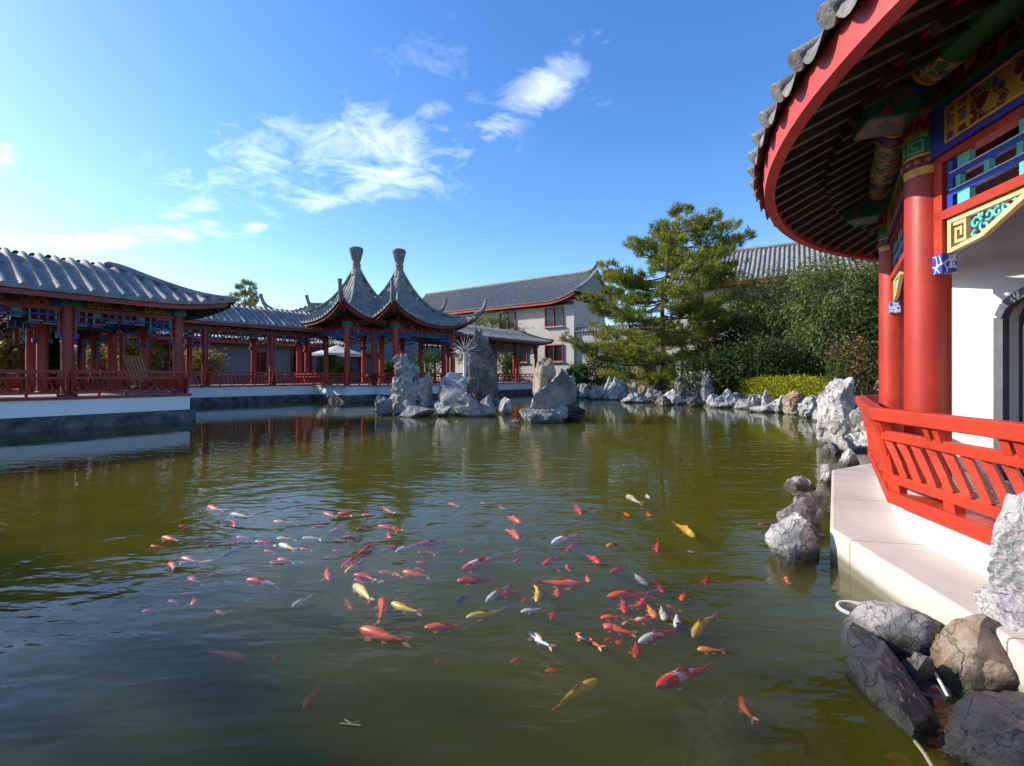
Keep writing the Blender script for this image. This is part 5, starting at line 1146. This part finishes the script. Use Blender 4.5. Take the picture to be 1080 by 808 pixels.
tree_pine('small dark pine top beyond the straight gallery roof', (px(256, 400, 46).x, 46, .3), 10.2, [(5.2, 1.4, 1.6), (7.2, 2.0, 2.2), (9.2, 1.3, 1.6), (10.2, .3, .5)], 9, nb=34, tr=.18, tsize=.34, dens=1.0)
def shrub(name, label, cat, base, ells, n, length, width, m, seed, droop=0., stems=5, clump=.16, nclump=80, shell=.4, group=None, part='foliage', stem='stem', stemr=.03, up=0.):
    rg = np.random.default_rng(seed); rnd = random.Random(seed); root = empty(name, base); tag(root, label, cat, group)
    P = cloud_pts(ells, n, rg, shell, clump, nclump); ctr = np.mean([e[0] for e in ells], 0)
    dr = rg.normal(size=P.shape) + (P - ctr) * .5 + np.array([0, 0, up - droop]); leaves(part, P, dr, length, width, m, root, seed)
    b = MB()
    for i in range(stems):
        e = ells[i % len(ells)]; q = Vector(e[0]) + Vector([rnd.uniform(-.5, .5) * v for v in e[1]]); a = Vector((rnd.uniform(-.2, .2) * e[1][0] + e[0][0] * .4, rnd.uniform(-.2, .2) * e[1][1], -.1))
        b.tube([a, a.lerp(q, .5) + Vector((rnd.uniform(-.1, .1), 0, .1)), q], [stemr, stemr * .8, stemr * .4], 6)
    b.build(stem, M['bark'], root, smooth=True); return root
# dense dark growth between the pine and the kiosk
def at(x, Y): return (px(x, 397, Y).x, Y, .34)
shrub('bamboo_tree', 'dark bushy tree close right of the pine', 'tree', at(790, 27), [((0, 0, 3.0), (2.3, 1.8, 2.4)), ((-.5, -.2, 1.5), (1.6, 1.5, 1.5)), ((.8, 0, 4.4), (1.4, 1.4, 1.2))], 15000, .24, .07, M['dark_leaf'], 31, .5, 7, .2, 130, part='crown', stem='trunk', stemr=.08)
shrub('bamboo_tree', 'tallest pale-topped bamboo thicket beneath the second house roof', 'tree', at(838, 24), [((0, 0, 4.9), (2.6, 1.7, 1.7)), ((-.6, 0, 3.4), (2.6, 1.8, 2.0)), ((.6, 0, 2.0), (2.3, 1.6, 1.9))], 20000, .26, .055, M['bamboo_leaf'], 32, 1.0, 9, .14, 120, part='crown', stem='trunk', stemr=.05)
shrub('bamboo_tree', 'bamboo thicket tucked under the kiosk eave', 'tree', at(893, 21), [((0, 0, 4.6), (2.4, 1.6, 1.9)), ((.3, 0, 2.8), (2.4, 1.6, 2.2)), ((1.8, .4, 3.6), (2.0, 1.5, 2.4))], 20000, .25, .055, M['bamboo_leaf'], 33, 1.0, 9, .14, 120, part='crown', stem='trunk', stemr=.05)
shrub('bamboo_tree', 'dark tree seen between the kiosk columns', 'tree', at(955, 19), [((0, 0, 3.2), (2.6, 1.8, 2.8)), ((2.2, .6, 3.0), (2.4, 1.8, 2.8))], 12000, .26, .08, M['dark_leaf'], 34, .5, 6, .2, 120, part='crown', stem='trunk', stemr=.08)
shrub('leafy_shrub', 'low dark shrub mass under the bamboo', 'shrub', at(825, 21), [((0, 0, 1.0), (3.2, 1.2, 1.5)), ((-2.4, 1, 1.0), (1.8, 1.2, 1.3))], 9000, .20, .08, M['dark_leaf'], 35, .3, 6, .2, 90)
shrub('leafy_shrub', 'bright green leafy shrub before the dark trees', 'shrub', at(789, 24), [((0, 0, .85), (1.1, .8, .85))], 2600, .2, .06, M['bush_leaf'], 36, .1, 5, .2, 40)
shrub('leafy_shrub', 'dark rounded shrub left of the hedge', 'shrub', at(766, 24.4), [((0, 0, .5), (1.2, .8, .7))], 3000, .10, .05, M['dark_leaf'], 37, .1, 5, .15, 60)
shrub('added_shade_tree', 'unseen broadleaf tree added on the left bank to shade the near water', 'tree', (-24.5, 3.4, .4), [((0, 0, 7.2), (4.0, 3.2, 4.2)), ((0, .4, 4.5), (3.2, 2.8, 2.4))], 16000, .42, .2, M['bush_leaf'], 39, .3, 8, .2, 150, part='crown', stem='trunk', stemr=.22)  # unseen tree, added to throw shade on the near left water
# hedge
hx0, hx1 = Vector((10.75, 21.9)), Vector((10.3, 14.4))
def hedge(label, a, b_, wd, z0, z1, n, m, seed, lf=.075):
    rg = np.random.default_rng(seed); a, b_ = Vector(a), Vector(b_); d = b_ - a; L = d.length; d /= L; root = empty('hedge', (a.x, a.y, z0)); tag(root, label, 'hedge')
    u = rg.uniform(0, L, n); v = rg.uniform(-.5, .5, n) * wd; z = rg.uniform(0, z1 - z0, n) * (1 + .12 * np.sin(u * 2.3) * np.sin(u * .9 + 1)); f = rg.random(n)
    v = np.where(f < .4, -.5 * wd * (1 + .1 * rg.normal(size=n)), v); v = np.where((f >= .4) & (f < .55), .5 * wd, v); z = np.where(f > .7, (z1 - z0) * (1 + .07 * rg.normal(size=n) + .09 * np.sin(u * 2.9)), z)
    P = np.stack([d.x * u - d.y * v, d.y * u + d.x * v, z], 1); leaves('foliage', P, rg.normal(size=(n, 3)) + np.array([0, 0, .5]), lf, lf * .6, m, root, seed)
    b = MB()
    for i in range(int(L / .4)): b.tube([(d.x * i * .4, d.y * i * .4, -.05), (d.x * i * .4 + .05, d.y * i * .4, (z1 - z0) * .85)], .02, 5)
    b.build('stem', M['bark'], root)
hedge('low yellow-green hedge along the right bank behind the pale boulders', hx0, hx1, 1.0, .30, 1.13, 15000, M['hedge_leaf'], 41)
hedge('short bright green hedge under the left side of the pine', (4.6, 34.6), (7.9, 31.8), .8, .36, 1.0, 5000, M['bush_leaf'], 42, .09)
shrub('round_bush', 'round clipped green bush left of the pine', 'bush', at(610, 32.5), [((0, 0, .95), (.85, .8, .85))], 5000, .12, .06, M['bush_leaf'], 43, 0, 5, .12, 70, .7)
shrub('straw_shrub', 'straw-coloured drooping shrub behind the pine trunk', 'shrub', at(692, 31.5), [((0, 0, 1.6), (1.5, .6, 1.2)), ((0, 0, .8), (1.5, .5, .8))], 6000, .34, .035, M['straw_leaf'], 44, 3.2, 6, .16, 70)
shrub('columnar_shrub', 'narrow green columnar shrub by the huge white rock', 'shrub', at(882, 12.8), [((0, 0, .75), (.22, .22, .85))], 2600, .10, .018, M['bush_leaf'], 45, -.6, 3, .12, 50)
shrub('russet_shrub', 'russet leggy shrub behind the huge white rock', 'shrub', at(899, 13.6), [((0, 0, 1.5), (.75, .55, .75)), ((.1, 0, .7), (.5, .4, .6))], 1500, .10, .06, M['russet_leaf'], 46, 0, 12, .18, 60, stemr=.018)
# left courtyard planting
G5 = 'shrubs in the courtyard behind the left pavilion'
for i, (x, Y, zc_, sx, sz, m_, lb) in enumerate(((118, 21.5, 1.75, 1.15, 1.1, 'autumn_leaf', 'largest yellow-tinged shrub seen between the left pavilion columns'), (150, 20.5, 1.6, .9, 1.0, 'autumn_leaf', 'yellow-tinged shrub beside the folding chair'),
        (4, 15.5, 1.3, .7, .8, 'autumn_leaf', 'yellow-green shrub at the far left edge'), (32, 17, 1.6, .35, 1.0, 'bush_leaf', 'slim green shrub at the left pavilion columns'), (217, 26.5, 1.6, 1.2, .75, 'autumn_leaf', 'yellow-green shrub in front of the brick wall'),
        (348, 34, 2.0, .5, 1.4, 'bush_leaf', 'tall green shrub beside the right parasol'), (360, 33, 1.1, .7, .6, 'bush_leaf', 'low green shrub under the right parasol'), (408, 36, 1.2, .6, .8, 'bush_leaf', 'green shrub behind the middle columns of the twin-peaked pavilion'),
        (448, 36, 1.6, 1.4, 1.4, 'bush_leaf', 'dark bushy shrub behind the right half of the twin-peaked pavilion'), (538, 41, 1.6, 1.1, 1.5, 'vine_leaf', 'pale shrub behind the low gallery columns'), (632, 36, 1.5, 1.1, 1.3, 'dark_leaf', 'dark shrub before the cream garden wall left of the pine'), (652, 35, 1.1, 1.5, 1.0, 'bush_leaf', 'green shrub before the garden wall just left of the pine trunk'), (672, 36.5, 2.2, 1.3, 1.9, 'dark_leaf', 'tall dark shrub before the garden wall behind the pine trunk'))):
    shrub('leafy_shrub', lb, 'shrub', (px(x, 397, Y).x, Y, .4), [((0, 0, zc_), (sx, sx * .8, sz))], 2400, .17, .08, M[m_], 50 + i, .2, 5, .2, 60, group=G5 if x < 450 else None)
shrub('clipped_shrub', 'black-green round-topped shrub in front of the left parasol', 'shrub', (px(45, 397, 17.5).x, 17.5, .4), [((0, 0, 1.3), (.62, .5, 1.3))], 6000, .12, .07, M['dark_leaf'], 64, 0, 4, .12, 70, .75)
shrub('bamboo_plant', 'pale green bamboo screen before the cream house', 'bamboo', at(520, 42), [((0, 0, 5.0), (2.6, .8, 1.6)), ((-1, 0, 3.4), (2.2, .8, 1.6)), ((1.4, 0, 3.6), (1.8, .7, 2.0))], 7000, .34, .07, M['vine_leaf'], 65, 1.0, 14, .16, 90, stemr=.03)

# ---------------------------------------------------------------- koi
KM = {}
def koi_mat(name, base, patch=None, amt=.5):
    m = D.materials.new('koi_' + name); m.use_nodes = True; t = m.node_tree; b = t.nodes['Principled BSDF']; b.inputs['Roughness'].default_value = .35
    b.inputs['Base Color'].default_value = (*base, 1)
    tcn = N(t, 'ShaderNodeTexCoord'); oi = N(t, 'ShaderNodeObjectInfo'); vm = N(t, 'ShaderNodeVectorMath', operation='ADD'); t.links.new(tcn.outputs['Object'], vm.inputs[0]); t.links.new(oi.outputs['Location'], vm.inputs[1])
    n = N(t, 'ShaderNodeTexNoise'); n.inputs['Scale'].default_value = 3.2; n.inputs['Detail'].default_value = 2; t.links.new(vm.outputs[0], n.inputs[0])
    r_ = N(t, 'ShaderNodeMapRange'); r_.inputs[1].default_value = .5 - .02 + (.5 - amt) * .3; r_.inputs[2].default_value = r_.inputs[1].default_value + .04; t.links.new(n.outputs[0], r_.inputs[0])
    mx = N(t, 'ShaderNodeMix', data_type='RGBA'); t.links.new(r_.outputs[0], mx.inputs[0]); mx.inputs[6].default_value = (*base, 1); mx.inputs[7].default_value = (*(patch or tuple(c * .72 for c in base)), 1)
    t.links.new(mx.outputs[2], b.inputs['Base Color']); KM[name] = m
koi_mat('orange', (.80, .095, .003)); koi_mat('red', (.66, .022, .007)); koi_mat('yellow', (.74, .46, .02)); koi_mat('gold', (.75, .24, .012)); koi_mat('white', (.60, .55, .46))
koi_mat('dark', (.03, .03, .045), (.10, .09, .10)); koi_mat('red_white', (.68, .03, .01), (.62, .52, .44), .34); koi_mat('orange_white', (.80, .10, .005), (.64, .55, .44), .33)
koi_mat('black_white', (.04, .045, .06), (.75, .74, .72), .55); koi_mat('black_orange', (.025, .02, .02), (.9, .2, .02), .5); koi_mat('pink', (.70, .05, .025), (.66, .25, .17), .3); koi_mat('yellow_white', (.88, .62, .12), (.86, .82, .7), .5)
finm = mat('koi_fin', (.62, .24, .12), .4, .1, 8, transl=.4)
def koi_mesh(bend):
    """one continuous fish of unit length along -x..+x (head at +x .5)"""
    b = MB(); ns = 15; n = 12; prof = [(0, .02, .02), (.03, .055, .05), (.08, .083, .075), (.16, .103, .098), (.26, .112, .108), (.38, .108, .104), (.50, .094, .092), (.60, .074, .076), (.70, .052, .058), (.77, .036, .045), (.80, .030, .042), (.84, .02, .05)]
    def axis(s): x = .5 - s; y = bend * (.9 * max(0, s - .25) ** 2) + (-bend * .12 * max(0, .25 - s)); return Vector((x, y, 0))
    o = 0; rings = len(prof)
    for (s, wy, hz) in prof:
        c = axis(s); d = (axis(s + .01) - axis(s - .01)).normalized(); sd = Vector((-d.y, d.x, 0))
        for j in range(n):
            t = 2 * math.pi * j / n; b.v.append(tuple(c + sd * wy * math.cos(t) + Vector((0, 0, hz * math.sin(t) * (1 if math.sin(t) > 0 else .85)))))
    for i in range(rings - 1):
        for j in range(n):
            j2 = (j + 1) % n; b.f.append((i * n + j, i * n + j2, (i + 1) * n + j2, (i + 1) * n + j)); b.m.append(0)
    b.f.append(tuple(range(n))[::-1]); b.m.append(0); b.f.append(tuple((rings - 1) * n + j for j in range(n))); b.m.append(0)
    def fin(pts, mi=1, th=.004):
        pts = [Vector(p) for p in pts]; nn = (pts[1] - pts[0]).cross(pts[2] - pts[0]).normalized() * th; k = len(pts)
        b.add([p + nn for p in pts] + [p - nn for p in pts], [tuple(range(k)), tuple(range(k, 2 * k))[::-1]] + [(i, (i + 1) % k, k + (i + 1) % k, k + i) for i in range(k)], mi)
    c, e = axis(.80), axis(1.02); d = (axis(1.0) - axis(.8)).normalized(); sd = Vector((-d.y, d.x, 0))
    for s_ in (1, -1): fin([c + Vector((0, 0, .0)), c + d * .09 + Vector((0, 0, .07 * s_)) + sd * .04 * s_, c + d * .22 + Vector((0, 0, .055 * s_)) + sd * .085 * s_, c + d * .13 + Vector((0, 0, .006 * s_)) + sd * .01 * s_])
    fin([axis(.34) + Vector((0, 0, .09)), axis(.40) + Vector((0, 0, .155)), axis(.52) + Vector((0, 0, .13)), axis(.62) + Vector((0, 0, .085)), axis(.5) + Vector((0, 0, .07))])
    for s_ in (1, -1):
        for (s0, s1, ou, bk) in ((.20, .27, .15, .10), (.50, .55, .08, .09)):
            a = axis(s0); a2_ = axis(s1); dd = (axis(s0 + .01) - axis(s0)).normalized(); ss = Vector((-dd.y, dd.x, 0)) * s_
            fin([a + ss * .08 + Vector((0, 0, -.03)), a + ss * (.08 + ou) + dd * bk * .6 + Vector((0, 0, -.035)), a + ss * (.06 + ou * .7) + dd * bk * 1.6 + Vector((0, 0, -.038)), a2_ + ss * .07 + Vector((0, 0, -.036))])
    for s_ in (1, -1):                 # eyes
        q = axis(.065) + Vector((0, .072 * s_, .022)); b.lathe(q - Vector((0, 0, .012)), [(.002, 0), (.011, .006), (.012, .012), (.008, .02), (.002, .023)], 8, 2)
    return b
KB = {}
def koi(label, h, t, colr, depth, bend=0., grp=None):
    key = (bend, colr)
    hp, tp = gnd(*h, z=-depth), gnd(*t, z=-depth); d = hp - tp; L = min(.95, max(.10, d.length))
    if key not in KB:
        o = koi_mesh(bend).build('koi', [KM[colr], finm if colr not in ('dark', 'black_orange') else KM[colr], M['black_thing']], smooth=True); KB[key] = o
    else:
        o = KB[key].copy(); COL.objects.link(o)
    c = (hp + tp) / 2; wmax = (.6 + .4 * min(1, L / .4)) ; o.location = (c.x, c.y, -depth * .3 - .062 * L if depth <= .05 else -depth * .8 - .06 * L); o.rotation_euler = (random.Random(int(h[0] * 7 + h[1])).uniform(-.15, .15), 0, math.atan2(d.y, d.x)); o.scale = (L * .98, L * max(.74, min(1.25, .20 / L)), L * .85)
    tag(o, label, 'koi', grp or 'koi in the pond'); return o
cA = lambda x, y: (140 + x / 3.108, 500 + y / 3.108)
cB = lambda x, y: (450 + x / 2.991, 500 + y / 2.991)
KL = [  # crop, head, tail, colour, depth, bend, label
 ('A', (250, 105), (278, 128), 'orange_white', .03, .6, None), ('A', (320, 130), (388, 142), 'white', .02, 0, 'white koi at the top left of the left school'), ('A', (335, 178), (338, 148), 'red', .03, .5, None),
 ('A', (190, 172), (155, 192), 'red', .06, 0, None), ('A', (98, 205), (155, 226), 'orange_white', .02, .3, 'orange and white koi leading the left edge of the left school'), ('A', (460, 158), (548, 165), 'gold', .03, 0, 'slim golden koi above the middle of the left school'),
 ('A', (625, 130), (660, 150), 'pink', .04, .4, None), ('A', (672, 130), (722, 138), 'red', .03, 0, None), ('A', (750, 140), (802, 143), 'orange', .04, .3, None), ('A', (820, 113), (858, 130), 'orange', .06, 0, None),
 ('A', (585, 184), (685, 176), 'red', .05, .3, None), ('A', (645, 200), (705, 182), 'gold', .05, 0, None), ('A', (735, 184), (758, 170), 'orange', .06, 0, None), ('A', (800, 174), (882, 188), 'red', .04, .4, None),
 ('A', (240, 245), (305, 228), 'red', .04, 0, None), ('A', (368, 226), (300, 234), 'red', .03, .3, None), ('A', (290, 275), (348, 254), 'dark', .03, 0, 'dark slate koi low in the left school'), ('A', (398, 222), (475, 232), 'red_white', .02, 0, 'red and white koi nose to tail with the yellow one'),
 ('A', (470, 212), (540, 215), 'yellow', .02, 0, 'yellow koi in the middle of the left school'), ('A', (555, 214), (628, 215), 'white', .03, .3, 'slim white koi right of the yellow one in the left school'), ('A', (480, 232), (535, 253), 'yellow_white', .03, 0, 'pale koi under the yellow one in the left school'),
 ('A', (548, 256), (590, 261), 'pink', .05, 0, None), ('A', (690, 216), (742, 209), 'pink', .04, 0, None), ('A', (848, 222), (832, 198), 'red', .05, 0, None), ('A', (738, 264), (820, 222), 'red', .02, .3, None), ('A', (683, 307), (765, 260), 'red_white', .02, 0, None),
 ('A', (868, 240), (798, 260), 'red', .03, .4, None), ('A', (862, 260), (932, 229), 'white', .03, .4, 'white koi beside the red ones at the right of the left school'), ('A', (930, 234), (1040, 225), 'red', .03, 0, 'long red koi at the right end of the left school'),
 ('A', (120, 293), (155, 322), 'red_white', .03, .5, None), ('A', (150, 302), (215, 293), 'white', .03, 0, None), ('A', (272, 291), (200, 297), 'yellow', .03, 0, 'yellow koi at the lower left of the left school'), ('A', (185, 340), (214, 370), 'pink', .03, .4, None), ('A', (250, 347), (298, 338), 'pink', .05, 0, None),
 ('A', (398, 289), (348, 301), 'red', .05, 0, None), ('A', (345, 330), (388, 317), 'red', .04, .3, None), ('A', (370, 345), (485, 365), 'red_white', .02, 0, None), ('A', (648, 354), (625, 306), 'orange', .03, .3, None), ('A', (695, 328), (768, 283), 'yellow', .03, .3, 'yellow koi among the red cluster'),
 ('A', (722, 330), (818, 342), 'red', .02, .8, None), ('A', (735, 310), (762, 292), 'dark', .04, 0, 'dark koi among the red cluster'), ('A', (858, 338), (882, 353), 'orange', .05, 0, None), ('A', (885, 318), (970, 342), 'orange', .02, .3, 'orange koi alone right of the red cluster'), ('A', (722, 360), (800, 415), 'yellow_white', .02, .3, None),
 ('A', (725, 460), (690, 410), 'orange', .16, 0, None), ('A', (812, 406), (838, 490), 'orange', .02, .6, None), ('A', (848, 425), (935, 470), 'yellow', .03, .4, 'fat yellow koi below the red cluster'), ('A', (522, 438), (598, 393), 'white', .07, 0, 'thin pale koi alone between the two schools'), ('A', (380, 424), (415, 416), 'orange', .13, 0, None),
 ('A', (42, 466), (78, 466), 'pink', .05, 0, None), ('A', (197, 442), (212, 410), 'orange', .04, .3, None), ('A', (272, 452), (298, 470), 'orange', .10, 0, None), ('A', (120, 415), (152, 430), 'pink', .06, 0, None), ('A', (160, 398), (215, 390), 'pink', .06, 0, None), ('A', (105, 355), (145, 340), 'pink', .07, 0, None), ('A', (340, 205), (380, 215), 'red', .06, 0, None), ('A', (200, 215), (228, 205), 'red', .07, 0, None), ('A', (60, 235), (100, 245), 'red', .07, 0, None), ('A', (520, 118), (560, 105), 'pink', .08, 0, None), ('A', (430, 250), (470, 262), 'pink', .07, 0, None),
 ('A', (745, 506), (900, 566), 'orange', .03, .3, 'big orange koi with pale tail at the front centre'), ('A', (955, 516), (1095, 512), 'orange', .05, 0, 'orange koi swimming left beside the big pale-tailed one'), ('A', (375, 612), (235, 575), 'orange', .09, .3, 'big murky orange koi alone at the front left'), ('A', (498, 600), (438, 630), 'red', .12, 0, 'dim red koi right behind the murky orange one'), ('A', (560, 800), (640, 690), 'red', .26, 0, 'deep dim red koi at the bottom left'), ('A', (990, 650), (1060, 610), 'red', .26, 0, None),
 ('B', (632, 66), (665, 92), 'white', .02, .6, 'white koi farthest right in the upper pond'), ('B', (705, 78), (684, 62), 'white', .02, .3, 'small white koi right of the other far white one'), ('B', (642, 138), (616, 124), 'orange', .03, 0, None), ('B', (710, 138), (685, 124), 'orange', .03, .4, None),
 ('B', (846, 196), (790, 152), 'yellow', .02, .3, 'bright yellow koi apart at the upper right'), ('B', (728, 248), (732, 208), 'red', .03, 0, None), ('B', (838, 250), (822, 244), 'dark', .02, 0, 'tiny dark koi at the right of the right school'), ('B', (300, 157), (248, 130), 'orange', .03, 0, None), ('B', (292, 208), (262, 172), 'orange', .03, .7, None), ('B', (490, 132), (463, 98), 'red', .05, 0, None),
 ('B', (522, 120), (558, 120), 'orange', .08, 0, None), ('B', (395, 217), (475, 184), 'yellow_white', .02, .4, None), ('B', (440, 246), (498, 214), 'red', .03, .3, None), ('B', (368, 291), (418, 260), 'red_white', .03, .3, None), ('B', (550, 288), (508, 256), 'red', .03, .3, None), ('B', (112, 297), (232, 253), 'orange_white', .02, .2, 'orange koi with pale back at the upper left of the right school'),
 ('B', (95, 342), (218, 344), 'red', .04, .2, None), ('B', (492, 352), (338, 340), 'orange', .03, 0, 'long orange koi across the middle of the right school'), ('B', (345, 402), (368, 343), 'yellow', .02, .8, 'curled yellow koi under the long orange one'), ('B', (188, 402), (264, 346), 'white', .02, .2, 'slim white koi left of the curled yellow one'), ('B', (220, 392), (298, 378), 'orange', .04, 0, None),
 ('B', (88, 414), (138, 394), 'dark', .04, 0, 'dark koi at the left edge of the right school'), ('B', (123, 456), (260, 438), 'yellow', .03, .3, 'large yellow koi with white fins at the left of the right school'), ('B', (296, 450), (372, 439), 'white', .05, 0, 'slim pinkish white koi right of the large yellow one'), ('B', (415, 402), (410, 368), 'orange', .05, 0, None), ('B', (392, 462), (432, 402), 'red', .10, 0, None),
 ('B', (323, 498), (392, 556), 'black_white', .02, .2, 'black and white koi below the slim pinkish one'), ('B', (470, 505), (558, 553), 'black_orange', .02, 0, 'black koi with an orange head'), ('B', (263, 606), (322, 594), 'red', .13, 0, 'dim red koi below the black and white one'), ('B', (375, 635), (438, 635), 'orange', .14, 0, 'dim orange koi above the big murky yellow one'),
 ('B', (548, 652), (388, 728), 'yellow', .09, .3, 'big murky yellow koi at the front'), ('B', (725, 672), (882, 598), 'red_white', .03, .4, 'large red and white koi at the lower right'), ('B', (853, 565), (942, 572), 'gold', .04, 0, 'slim golden koi above the large red and white one'), ('B', (843, 512), (882, 432), 'yellow', .02, .7, 'curled bright yellow koi at the right edge of the right school'),
 ('B', (793, 498), (788, 438), 'black_white', .03, 0, 'black and white koi beside the curled bright yellow one'), ('B', (750, 472), (738, 422), 'white', .04, 0, None), ('B', (722, 460), (693, 415), 'gold', .03, 0, None), ('B', (568, 392), (718, 380), 'orange', .04, .2, None), ('B', (578, 316), (638, 297), 'red', .03, .2, None), ('B', (700, 352), (638, 313), 'white', .02, .4, 'white koi under a red one above the right cluster'),
 ('B', (748, 380), (718, 333), 'red', .03, .3, None), ('B', (803, 410), (818, 380), 'orange', .04, 0, None), ('B', (880, 362), (886, 333), 'red', .05, 0, None), ('B', (672, 428), (704, 386), 'red', .04, 0, None), ('B', (628, 453), (614, 402), 'red', .05, 0, None), ('B', (548, 464), (625, 461), 'orange', .04, 0, None), ('B', (555, 480), (660, 518), 'orange', .03, .2, None), ('B', (618, 492), (660, 478), 'black_orange', .05, 0, None),
 ('B', (653, 478), (735, 470), 'orange_white', .05, 0, None), ('B', (668, 535), (785, 488), 'red_white', .03, .3, 'red and white koi lowest in the right cluster'), ('B', (660, 584), (668, 528), 'red', .07, .2, None), ('B', (516, 348), (498, 322), 'orange_white', .03, .2, None), ('B', (398, 294), (420, 310), 'orange', .06, 0, None), ('B', (440, 288), (450, 310), 'orange', .06, 0, None), ('B', (273, 287), (308, 274), 'red', .04, 0, None),
 ('B', (274, 247), (324, 237), 'red', .06, 0, None), ('B', (106, 259), (132, 249), 'orange', .05, 0, None), ('B', (568, 240), (608, 222), 'gold', .05, .3, None), ('B', (985, 712), (1022, 798), 'orange', .14, .2, 'dim orange koi near the bottom right'), ('B', (620, 545), (560, 520), 'orange', .09, 0, None), ('B', (760, 425), (800, 440), 'orange', .12, 0, None), ('B', (140, 300), (140, 320), 'red', .09, 0, None), ('B', (308, 402), (318, 392), 'red', .06, 0, None), ('B', (70, 90), (100, 104), 'pink', .07, 0, None), ('B', (170, 92), (192, 100), 'pink', .07, 0, None), ('B', (228, 100), (245, 112), 'orange', .06, 0, None), ('B', (575, 18), (590, 26), 'orange', .08, 0, None), ('B', (575, 90), (592, 84), 'orange', .08, 0, None),
 ('P', (800, 557), (812, 555), 'orange', .05, 0, 'small orange koi near the white walkway rock'), ('P', (829, 612), (832, 620), 'pink', .04, 0, 'tiny pink koi in front of the white walkway rock'), ('P', (852, 483), (845, 485), 'red', .05, 0, 'far red koi near the tip of the walkway'),
]
rk = random.Random(12)
for q in range(34):
    ctr_, sx_, sy_ = ((275, 565), 75, 34) if q % 2 else ((400, 585), 55, 32)
    if q % 7 == 6: ctr_, sx_, sy_ = (675, 655), 40, 22
    hx_, hy_ = ctr_[0] + rk.gauss(0, 1) * sx_ * .7, ctr_[1] + rk.gauss(0, 1) * sy_ * .7; an_ = rk.uniform(-.7, .7) + (math.pi if rk.random() < .7 else 0); ln_ = rk.uniform(9, 22)
    KL.append(('P', (hx_, hy_), (hx_ - ln_ * math.cos(an_), hy_ + ln_ * .45 * math.sin(an_)), rk.choice(('red', 'red', 'orange', 'red_white', 'orange', 'pink')), rk.choice((.03, .05, .08, .12)), rk.choice((0, .3, .4)), None))
CN = {'red': 'red', 'orange': 'orange', 'pink': 'pinkish', 'white': 'white', 'gold': 'golden', 'red_white': 'red and white', 'orange_white': 'orange and white', 'yellow_white': 'pale yellow', 'dark': 'dark', 'black_orange': 'black and orange', 'yellow': 'yellow', 'black_white': 'black and white'}
rows = []
for (cr, h, t, c_, dp, bd, lb) in KL:
    f = {'A': cA, 'B': cB, 'P': lambda x, y: (x, y)}[cr]; rows.append([f(*h), f(*t), c_, dp, bd, lb])
def zone(h):
    if h[0] < 335: return 'left school'
    if h[0] < 470: return 'red cluster in the centre'
    if h[0] < 625: return 'left half of the right school'
    return 'right half of the right school'
from collections import defaultdict
buck = defaultdict(list)
for r_ in rows:
    if not r_[5]: buck[(CN[r_[2]], zone(r_[0]))].append(r_)
ORD = ['first', 'second', 'third', 'fourth', 'fifth', 'sixth', 'seventh', 'eighth', 'ninth', 'tenth', 'eleventh', 'twelfth', 'thirteenth', 'fourteenth', 'fifteenth', 'sixteenth', 'seventeenth', 'eighteenth', 'nineteenth', 'twentieth']
for (cn, zn), L_ in buck.items():
    L_.sort(key=lambda r_: r_[0][0])
    for i, r_ in enumerate(L_):
        if len(L_) == 1: r_[5] = 'only plain %s koi in the %s' % (cn, zn)
        elif i == len(L_) - 1: r_[5] = 'rightmost plain %s koi in the %s' % (cn, zn)
        elif i == 0: r_[5] = 'leftmost plain %s koi in the %s' % (cn, zn)
        else: r_[5] = '%s plain %s koi from the left in the %s' % (ORD[i] if i < 20 else '%d%s' % (i + 1, {1: 'st', 2: 'nd', 3: 'rd'}.get((i + 1) % 10, 'th')), cn, zn)
for i, r_ in enumerate(rows): koi(r_[5], r_[0], r_[1], r_[2], r_[3], r_[4] * (1 if i % 2 else -1))
